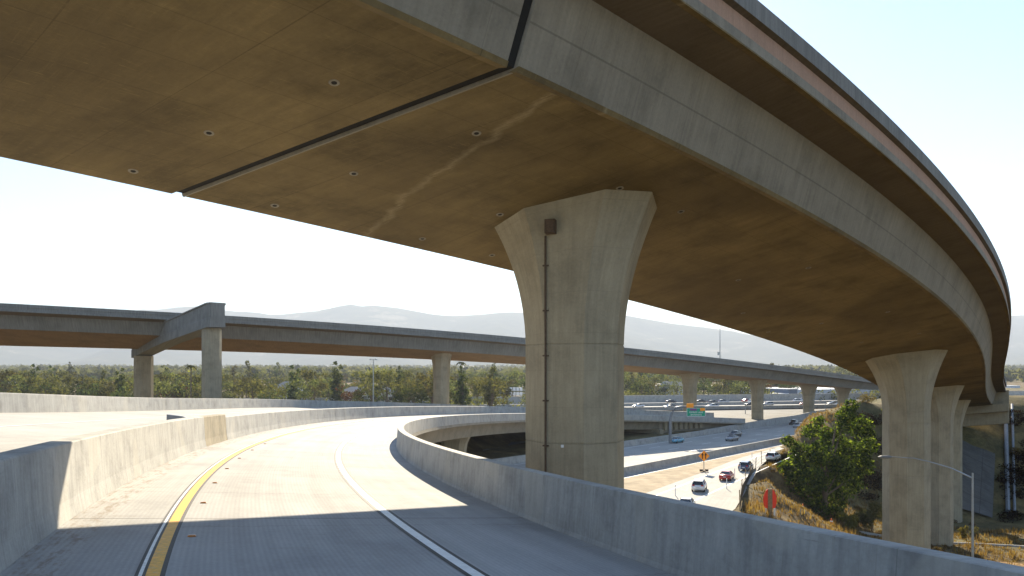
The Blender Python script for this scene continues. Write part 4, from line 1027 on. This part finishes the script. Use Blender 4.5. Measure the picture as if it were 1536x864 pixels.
# ------------------------------------------------------------------ cars
def make_car(kind, paint):
    """x forward; parts: body, windows, wheels, lamps"""
    e = empty('parked_car' if False else 'car')
    if kind == 'sedan':
        Ln, W, H = 4.75, 1.84, 1.45
        body = [(-2.37, .48, .62, .80), (-2.30, .30, .92, .88), (-1.7, .22, 1.02, .92), (-1.0, .2, .98, .92), (.4, .2, .94, .92), (.95, .2, .96, .92), (1.7, .22, .86, .90), (2.2, .3, .74, .86), (2.37, .42, .58, .74)]
        cab = [(-1.75, 1.00, 1.02, .80, .80), (-.95, .96, 1.40, .82, .60), (-.2, .94, 1.45, .84, .62), (.35, .94, 1.40, .84, .60), (1.15, .93, .96, .80, .78)]
    else:
        Ln, W, H = 4.7, 1.9, 1.68
        body = [(-2.35, .5, .80, .82), (-2.30, .32, 1.02, .90), (-1.7, .25, 1.10, .94), (-1.0, .24, 1.08, .95), (.4, .24, 1.05, .95), (.95, .24, 1.06, .95), (1.7, .26, 1.0, .93), (2.2, .34, .88, .88), (2.35, .46, .66, .76)]
        cab = [(-2.2, 1.04, 1.10, .84, .80), (-1.85, 1.06, 1.58, .86, .66), (-.6, 1.05, 1.68, .87, .66), (.3, 1.04, 1.62, .87, .66), (1.1, 1.03, 1.08, .84, .80)]
    V = []; n = 8
    for x, zb, zt, hw in body:
        for y, z in ((-hw * .86, zb), (-hw, zb + (zt - zb) * .25), (-hw, zb + (zt - zb) * .75), (-hw * .86, zt), (hw * .86, zt), (hw, zb + (zt - zb) * .75), (hw, zb + (zt - zb) * .25), (hw * .86, zb)): V.append((x, y, z))
    b = MB(); b.add(V, [(i * n + j, i * n + (j + 1) % n, (i + 1) * n + (j + 1) % n, (i + 1) * n + j) for i in range(len(body) - 1) for j in range(n)] + [tuple(range(n - 1, -1, -1)), tuple(range((len(body) - 1) * n, len(body) * n))])
    bo = b.build('body', paint, e, True)
    V = []
    for x, zb, zt, wb, wt in cab: V += [(x, -wb, zb), (x, -wt, zt - .03), (x, wt, zt - .03), (x, wb, zb)]
    g = MB(); g.add(V, [(i * 4 + j, i * 4 + j + 1, i * 4 + 5 + j, i * 4 + 4 + j) for i in range(len(cab) - 1) for j in range(3)]); g.build('windows', M['glass'], e, False)
    V = []; rr = cab[1:-1]
    for x, zb, zt, wb, wt in rr: V += [(x, -wt - .02, zt - .05), (x, -wt + .08, zt), (x, wt - .08, zt), (x, wt + .02, zt - .05)]
    r_ = MB(); r_.add(V, [(i * 4 + j, i * 4 + j + 1, i * 4 + 5 + j, i * 4 + 4 + j) for i in range(len(rr) - 1) for j in range(3)])
    for sg in (-1, 1):   # pillars
        for i, k in ((0, 1), (1, 1), (len(cab) - 1, len(cab) - 2), (2, 2)):
            a = cab[i]; c = cab[k]; r_.tube([(a[0], sg * (a[3] + .01), a[1]), (c[0], sg * (c[4] + .01), c[2] - .03)], .035, 4)
    ro = r_.build('roof', paint, e)
    for x in (-1.42, 1.42):
        for sg in (-1, 1):
            w = MB(); w.tube([(x, sg * (W / 2 - .22), .33), (x, sg * (W / 2 + .0), .33)], .33, 14); wo = w.build('wheel', M['tyre'], e)
            rm = MB(); rm.tube([(x, sg * (W / 2 - .02), .33), (x, sg * (W / 2 + .015), .33)], .2, 10); rm.build('rim', M['rim'], wo)
    for sg in (-1, 1):
        MB().box((-Ln / 2 + .06, sg * .62, .86 if kind == 'sedan' else 1.0), (.12, .34, .16)).build('tail_light', M['taillight'], e)
        MB().box((Ln / 2 - .13, sg * .6, .66 if kind == 'sedan' else .78), (.14, .34, .14)).build('headlight', M['headlight'], e)
    MB().box((-Ln / 2 - .0, 0, .7), (.04, .5, .14)).build('number_plate', M['plate'], e)
    return e
def put_car(kind, paint, u, v, head, label, z=-12.955, group='cars on the freeway below'):
    e = make_car(kind, M[paint]); x, y = G(u, v, z); e.location = (x, y, z); e.rotation_euler = (0, 0, head); e.scale = (.74, .74, .74); tag(e, label, 'car', group); return e
hd = R(90 - 40.5)
put_car('suv', 'cwhite', 1049, 735, hd + .36, 'white car with dark rear window, nearest on the sunlit lanes')
put_car('sedan', 'cred', 1090, 719, hd + .28, 'red car with a white roof, second along the sunlit lanes')
put_car('suv', 'cblue', 1119, 705, hd + .2, 'dark blue grey estate car beside the end of the hillside fence')
put_car('suv', 'cwhite', 1160, 690, hd + .1, 'white van-like car half hidden by the hillside crest')
put_car('sedan', 'csilver', 1030, 763, hd + .36, 'silver car roof just showing over the ramp barrier')
put_car('sedan', 'cteal', 1015, 664, hd + math.pi, 'light blue car alone in the shaded carriageway')
put_car('suv', 'cdark', 1103, 655, hd + math.pi, 'black car in the shade beside a grey car')
put_car('sedan', 'cgrey', 1098, 661, hd + math.pi, 'grey car at the edge of the shade in front of a black car')
put_car('suv', 'cdark', 1191, 637, hd + math.pi, 'dark car with bright roof, far up the shaded carriageway')
put_car('sedan', 'csilver', 1197, 641, hd + math.pi, 'silver car at the shade edge, far up the carriageway near the tree')
base = {}
uh = math.atan2(uf1[1] - uf0[1], uf1[0] - uf0[0])
def zn(u): return 'left of the green sign' if u < 1028 else 'right of the green sign' if u < 1128 else 'right of the second pier' if u < 1205 else 'before the warehouse'
k = 0
for s in np.arange(128, 330, 6.2):
    for lane, off in enumerate((-9, -5, 3, 18, 24, 31)):
        if rng.uniform() < .76: continue
        kd = ('sedan', 'suv')[rng.randint(2)]; pt = ('cwhite', 'csilver', 'cdark', 'cred', 'cwhite', 'cgrey', 'cwhite')[rng.randint(7)]
        x, y, z = ufF(s + rng.uniform(-2, 2), off, .01)
        u = 768 + FP * x / y
        if u < 925 or u > 1345: continue
        if (kd, pt) not in base: base[(kd, pt)] = make_car(kd, M[pt]); o = base[(kd, pt)]
        else: o = copy_tree(base[(kd, pt)])
        o.location = (x, y, z); o.rotation_euler = (0, 0, uh + (math.pi if off < 10 else 0)); o.scale = (.85, .85, .85)
        g_ = '%s %ss on the distant freeway %s' % (pt[1:], kd, zn(u))
        tag(o, '%s %s in the %s stream, distant freeway, %s' % (pt[1:].replace('dark', 'black'), kd, 'near' if off < 10 else 'far', zn(u)), 'car', g_ + (' near stream' if off < 10 else ' far stream')); k += 1

# ------------------------------------------------------------------ signs and posts
def text_obj(s, size, mat, parent, loc, rot):
    c = bpy.data.curves.new('lettering', 'FONT'); c.body = s; c.size = size; c.align_x = 'CENTER'; c.align_y = 'CENTER'; c.extrude = .004
    t = bpy.data.objects.new('tmp_text', c); COL.objects.link(t); bpy.context.view_layer.update()
    me = bpy.data.meshes.new_from_object(t.evaluated_get(bpy.context.evaluated_depsgraph_get())); bpy.data.objects.remove(t)
    me.materials.clear(); me.materials.append(mat); o = bpy.data.objects.new('lettering', me); COL.objects.link(o); o.parent = parent; o.location = loc; o.rotation_euler = rot; return o
Ys = 130.0; sx = (1044 - 768) / FP * Ys; sz = -(618.3 - HV) / FP * Ys
gs = empty('highway_sign', ((1006 - 768) / FP * Ys, Ys, -12.9)); tag(gs, 'green overhead highway sign with orange covers on a curved grey arm', 'sign')
dx = sx - gs.location.x; dz = sz - gs.location.z; kx = Ys / FP
b = MB(); b.tube([(0, .4, 0), (0, .4, dz - 1.4), (.3, .4, dz - .1), (1.0, .4, dz + .75), (2.0, .4, dz + .95), (dx + 14 * kx, .4, dz + .95)], [.28, .26, .24, .22, .2, .17], 10); b.build('pole', M['steel'], gs)
pn = MB(); pn.box((dx, 0, dz), (28 * kx, .12, 12.5 * kx)); po = pn.build('sign_panel', M['green'], gs)
fr = MB()
for a, c, d1, d2 in ((dx, dz + 6.1 * kx, 27.4 * kx, .05), (dx, dz - 6.1 * kx, 27.4 * kx, .05), (dx - 13.7 * kx, dz, .05, 12.2 * kx), (dx + 13.7 * kx, dz, .05, 12.2 * kx)): fr.box((a, -.075, c), (d1, .02, d2))
fr.build('border', M['signwhite'], po)
text_obj('EXPRESS LANE', .38, M['signwhite'], po, (dx, -.08, dz - .02), (R(90), 0, 0)); text_obj('ENTRANCE', .38, M['signwhite'], po, (dx, -.08, dz - .46), (R(90), 0, 0))
MB().box((dx - 4 * kx, -.09, dz + 3.9 * kx), (10 * kx, .03, .36)).build('purple_strip', M['purple'], gs)
MB().box((dx - 9 * kx, -.02, dz + 10.0 * kx), (10.5 * kx, .1, 6.6 * kx)).build('orange_cover', M['orange'], gs)
MB().box((dx + 9.6 * kx, -.11, dz + 4.2 * kx), (7 * kx, .05, 4.4 * kx)).build('orange_cover', M['orange'], gs)
# diamond lane sign
x, y = G(1056, 708, -12.96); ds = empty('diamond_sign', (x, y, -12.96)); tag(ds, 'orange diamond warning sign with two arrows standing between the freeway lanes', 'sign')
kx = y / FP; zc = 24.0 * kx
MB().tube([(0, .06, 0), (0, .06, zc - .3)], .05, 6).build('post', M['galv'], ds)
b = MB(); r_ = 8.2 * kx; b.add([(-r_, -.02, zc), (0, -.02, zc - r_), (r_, -.02, zc), (0, -.02, zc + r_), (-r_, .02, zc), (0, .02, zc - r_), (r_, .02, zc), (0, .02, zc + r_)], [(0, 1, 2, 3), (7, 6, 5, 4), (0, 4, 5, 1), (1, 5, 6, 2), (2, 6, 7, 3), (3, 7, 4, 0)]); b.build('sign_panel', M['orange'], ds)
for sx_ in (-.2, .2):
    b = MB(); b.box((sx_, -.035, zc - .12), (.11, .02, .5)); b.add([(sx_ - .16, -.045, zc + .1), (sx_ + .16, -.045, zc + .1), (sx_, -.045, zc + .42)], [(0, 1, 2)]); b.build('arrow', M['ink'], ds)
b = MB()
for a in (0, 1.57): b.box((0, 0, .12), (1.1, .14, .1), a)
b.box((-.35, 0, .26), (.36, .3, .22)); b.box((.35, 0, .26), (.36, .3, .22)); b.build('stand', M['rust'], ds)
# red panels on timber post
Y = 70.0; x = (1155 - 768) / FP * Y; kx = Y / FP
z0 = terrain(x, Y); rs_ = empty('red_marker', (x, Y, z0)); tag(rs_, 'pair of fluorescent red panels either side of a timber post on the hillside', 'marker'); top = 2.5
for sg in (-1, 1):
    V = []
    for t, w0, w1 in ((.28, .22, .44), (.36, .22, .56), (.55, .22, .64), (.75, .22, .60), (.92, .22, .42), (1.0, .22, .27)): V += [(sg * w0, -.03, top * t), (sg * w1, -.03, top * t), (sg * w1, .03, top * t), (sg * w0, .03, top * t)]
    b = MB(); b.add(V, [(i * 4 + j, i * 4 + (j + 1) % 4, i * 4 + 4 + (j + 1) % 4, i * 4 + 4 + j) for i in range(5) for j in range(4)] + [(3, 2, 1, 0), (20, 21, 22, 23)]); b.build('red_panel', M['red'], rs_)
    MB().box((sg * .42, 0, top * .14), (.16, .06, top * .28)).build('leg', M['signwhite'], rs_)
MB().box((0, .0, top * .51), (.40, .16, top * 1.02)).build('post', M['wood'], rs_)
def cone(u, v, Y, lab):
    x = (u - 768) / FP * Y; e = empty('traffic_cone', (x, Y, terrain(x, Y))); tag(e, lab, 'traffic cone', 'orange traffic cones on the hillside')
    b = MB(); b.tube([(0, 0, .04), (0, 0, .9)], [.26, .05], 12); b.build('body', M['cone'], e); MB().box((0, 0, .02), (.6, .6, .05)).build('base', M['ink'], e)
    b = MB(); b.tube([(0, 0, .5), (0, 0, .66)], [.155, .118], 12); b.build('reflective_band', M['signwhite'], e)
cone(1204, 783, 82, 'orange traffic cone on the dark ground under the big tree'); cone(1247, 790, 82, 'slim orange traffic cone right of the big tree trunk')
# light masts and thin poles
def mast(u, vtop, Y, zb, lab, head='ring', r_=.16):
    x = (u - 768) / FP * Y; e = empty('light_mast', (x, Y, zb)); zt = -(vtop - HV) / FP * Y - zb; tag(e, lab, 'light mast')
    MB().tube([(0, 0, 0), (0, 0, zt)], [r_, r_ * .5], 8).build('pole', M['galv'], e)
    if head == 'ring':
        b = MB(); b.box((0, 0, zt), (1.6, .3, .12)); 
        for sx_ in (-.75, .75): b.box((sx_, 0, zt - .1), (.6, .45, .22))
        b.build('lamp_head', M['galv'], e)
    elif head == 'arm':
        b = MB(); b.tube([(0, 0, zt - .3), (-1.2, 0, zt + .2), (-2.6, 0, zt + .4)], [.06, .05, .04], 6); b.box((-2.9, 0, zt + .4), (.7, .3, .14)); b.build('lamp_head', M['galv'], e)
    elif head == 'box':
        b = MB(); b.box((-.3, 0, 1.9), (.5, .4, .7)); b.build('control_box', M['galv'], e)
        MB().tube([(0, 0, zt - .1), (0, 0, zt + .6)], .03, 5).build('antenna', M['galv'], e)
vs_ = via_s(1080); pz = via(vs_, aV + wx + ox - .2, wz + oz + bh)
mast(560, 539, 190, -12.3, 'tall twin headed light mast rising behind the left barrier', 'ring', .2)
mast(1080, 491, pz[1], pz[2], 'slim metal mast standing on the viaduct parapet', 'box', .13)
mast(1118, 592, 205, -12.2, 'dark sign post seen from behind right of the green sign', 'none', .12)
mast(1238, 602, 196, -12.9, 'small street lamp with short arm behind the retaining wall', 'arm', .1)
mast(1246, 576, 300, -12.9, 'curved street lamp in front of the white warehouse', 'arm', .14)
# billboard truss
Y = 240.0; kx = Y / FP; e = empty('sign_gantry', ((774 - 768) * kx, Y, -12.3)); tag(e, 'freeway sign gantry with a double row of pale panels just left of the big column', 'sign')
zc = -(586 - HV) / FP * Y + 12.3
b = MB(); b.tube([(-26 * kx, .3, zc + .1), (26 * kx, .3, zc + .1)], .2, 6); b.tube([(-26 * kx, .3, zc - .9), (26 * kx, .3, zc - .9)], .2, 6)
for k in range(10): b.tube([(-26 * kx + k * 5.6 * kx, .3, zc + .1), (-26 * kx + (k + .5) * 5.6 * kx, .3, zc - .9)], .08, 5)
b.build('truss', M['steel'], e)
b = MB(); b.tube([(-14 * kx, .3, 0), (-14 * kx, .3, zc)], .3, 8); b.build('post', M['rust'], e)
for r0 in (zc + 2.4 * kx, zc - 4.6 * kx):
    for k in range(4): MB().box(((-7.5 + k * 5) * kx, -.02, r0), (4.0 * kx, .15, 5.2 * kx)).build('sign_panel', M['signwhite'], e)
# hillside fence
pts = [(1097, 765), (1101, 745), (1108, 728), (1116, 714), (1124, 704), (1134, 696), (1146, 690)]
fe = empty('wire_fence', (0, 0, 0)); tag(fe, 'sagging wire fence with dark mesh along the foot of the hillside', 'fence')
W3 = []
for u, v in pts:
    x, y = G(u, v, -12.95); x += .8; z = terrain(x, y); W3.append((x, y, z)); MB().tube([(x, y, z - .2), (x + rng.uniform(-.1, .1), y, z + 1.9)], .045, 6).build('post', M['wood'], fe)
b = MB()
for h in (.25, .7, 1.15, 1.6):
    b.tube([(p[0], p[1], p[2] + h + .05 * math.sin(i * 2)) for i, p in enumerate(W3)], .018, 4)
V = []
for i, p in enumerate(W3[:5]): V += [(p[0] + .03, p[1], p[2] + .02), (p[0] + .03, p[1], p[2] + (1.3, 1.2, .8, .9, .5)[i])]
b.add(V, [(2 * i, 2 * i + 2, 2 * i + 3, 2 * i + 1) for i in range(4)]); b.build('mesh', M['ink'], fe)
for k in range(6):
    x, y = G(1075 + 9 * k, 742 - 11 * k, -12.95); 
for k, (u, v) in enumerate(((1013, 743), (1090, 733), (1102, 716), (1110, 708), (1128, 690))):
    x, y = G(u, v, -12.95); o = MB().tube([(0, 0, 0), (0, 0, 1.1)], .05, 6).build('delineator_post', M['signwhite']); o.location = (x, y, -12.95)
    tag(o, 'thin white delineator post on the sunlit pavement, %s from the ramp barrier' % ('first', 'second', 'third', 'fourth', 'fifth')[k], 'post', 'delineator posts beside the sunlit lanes')

# ------------------------------------------------------------------ haze
hz_ = MB(); hz_.box((0, 2200, 330), (27000, 16400, 720)); ho = hz_.build('haze', [])
m = bpy.data.materials.new('valley_haze'); m.use_nodes = True; nt = m.node_tree; nt.nodes.remove(nt.nodes['Principled BSDF'])
pv_ = nt.nodes.new('ShaderNodeVolumePrincipled'); pv_.inputs['Color'].default_value = (.45, .51, .61, 1); pv_.inputs['Density'].default_value = .00017; pv_.inputs['Anisotropy'].default_value = .2
L(nt, pv_.outputs[0], nt.nodes['Material Output'].inputs['Volume']); ho.data.materials.clear(); ho.data.materials.append(m); tag(ho, 'pale haze hanging over the valley', None, None, 'stuff')
ho.visible_shadow = True
for p_ in protos:
    if not p_[2]: bpy.data.objects.remove(p_[0])
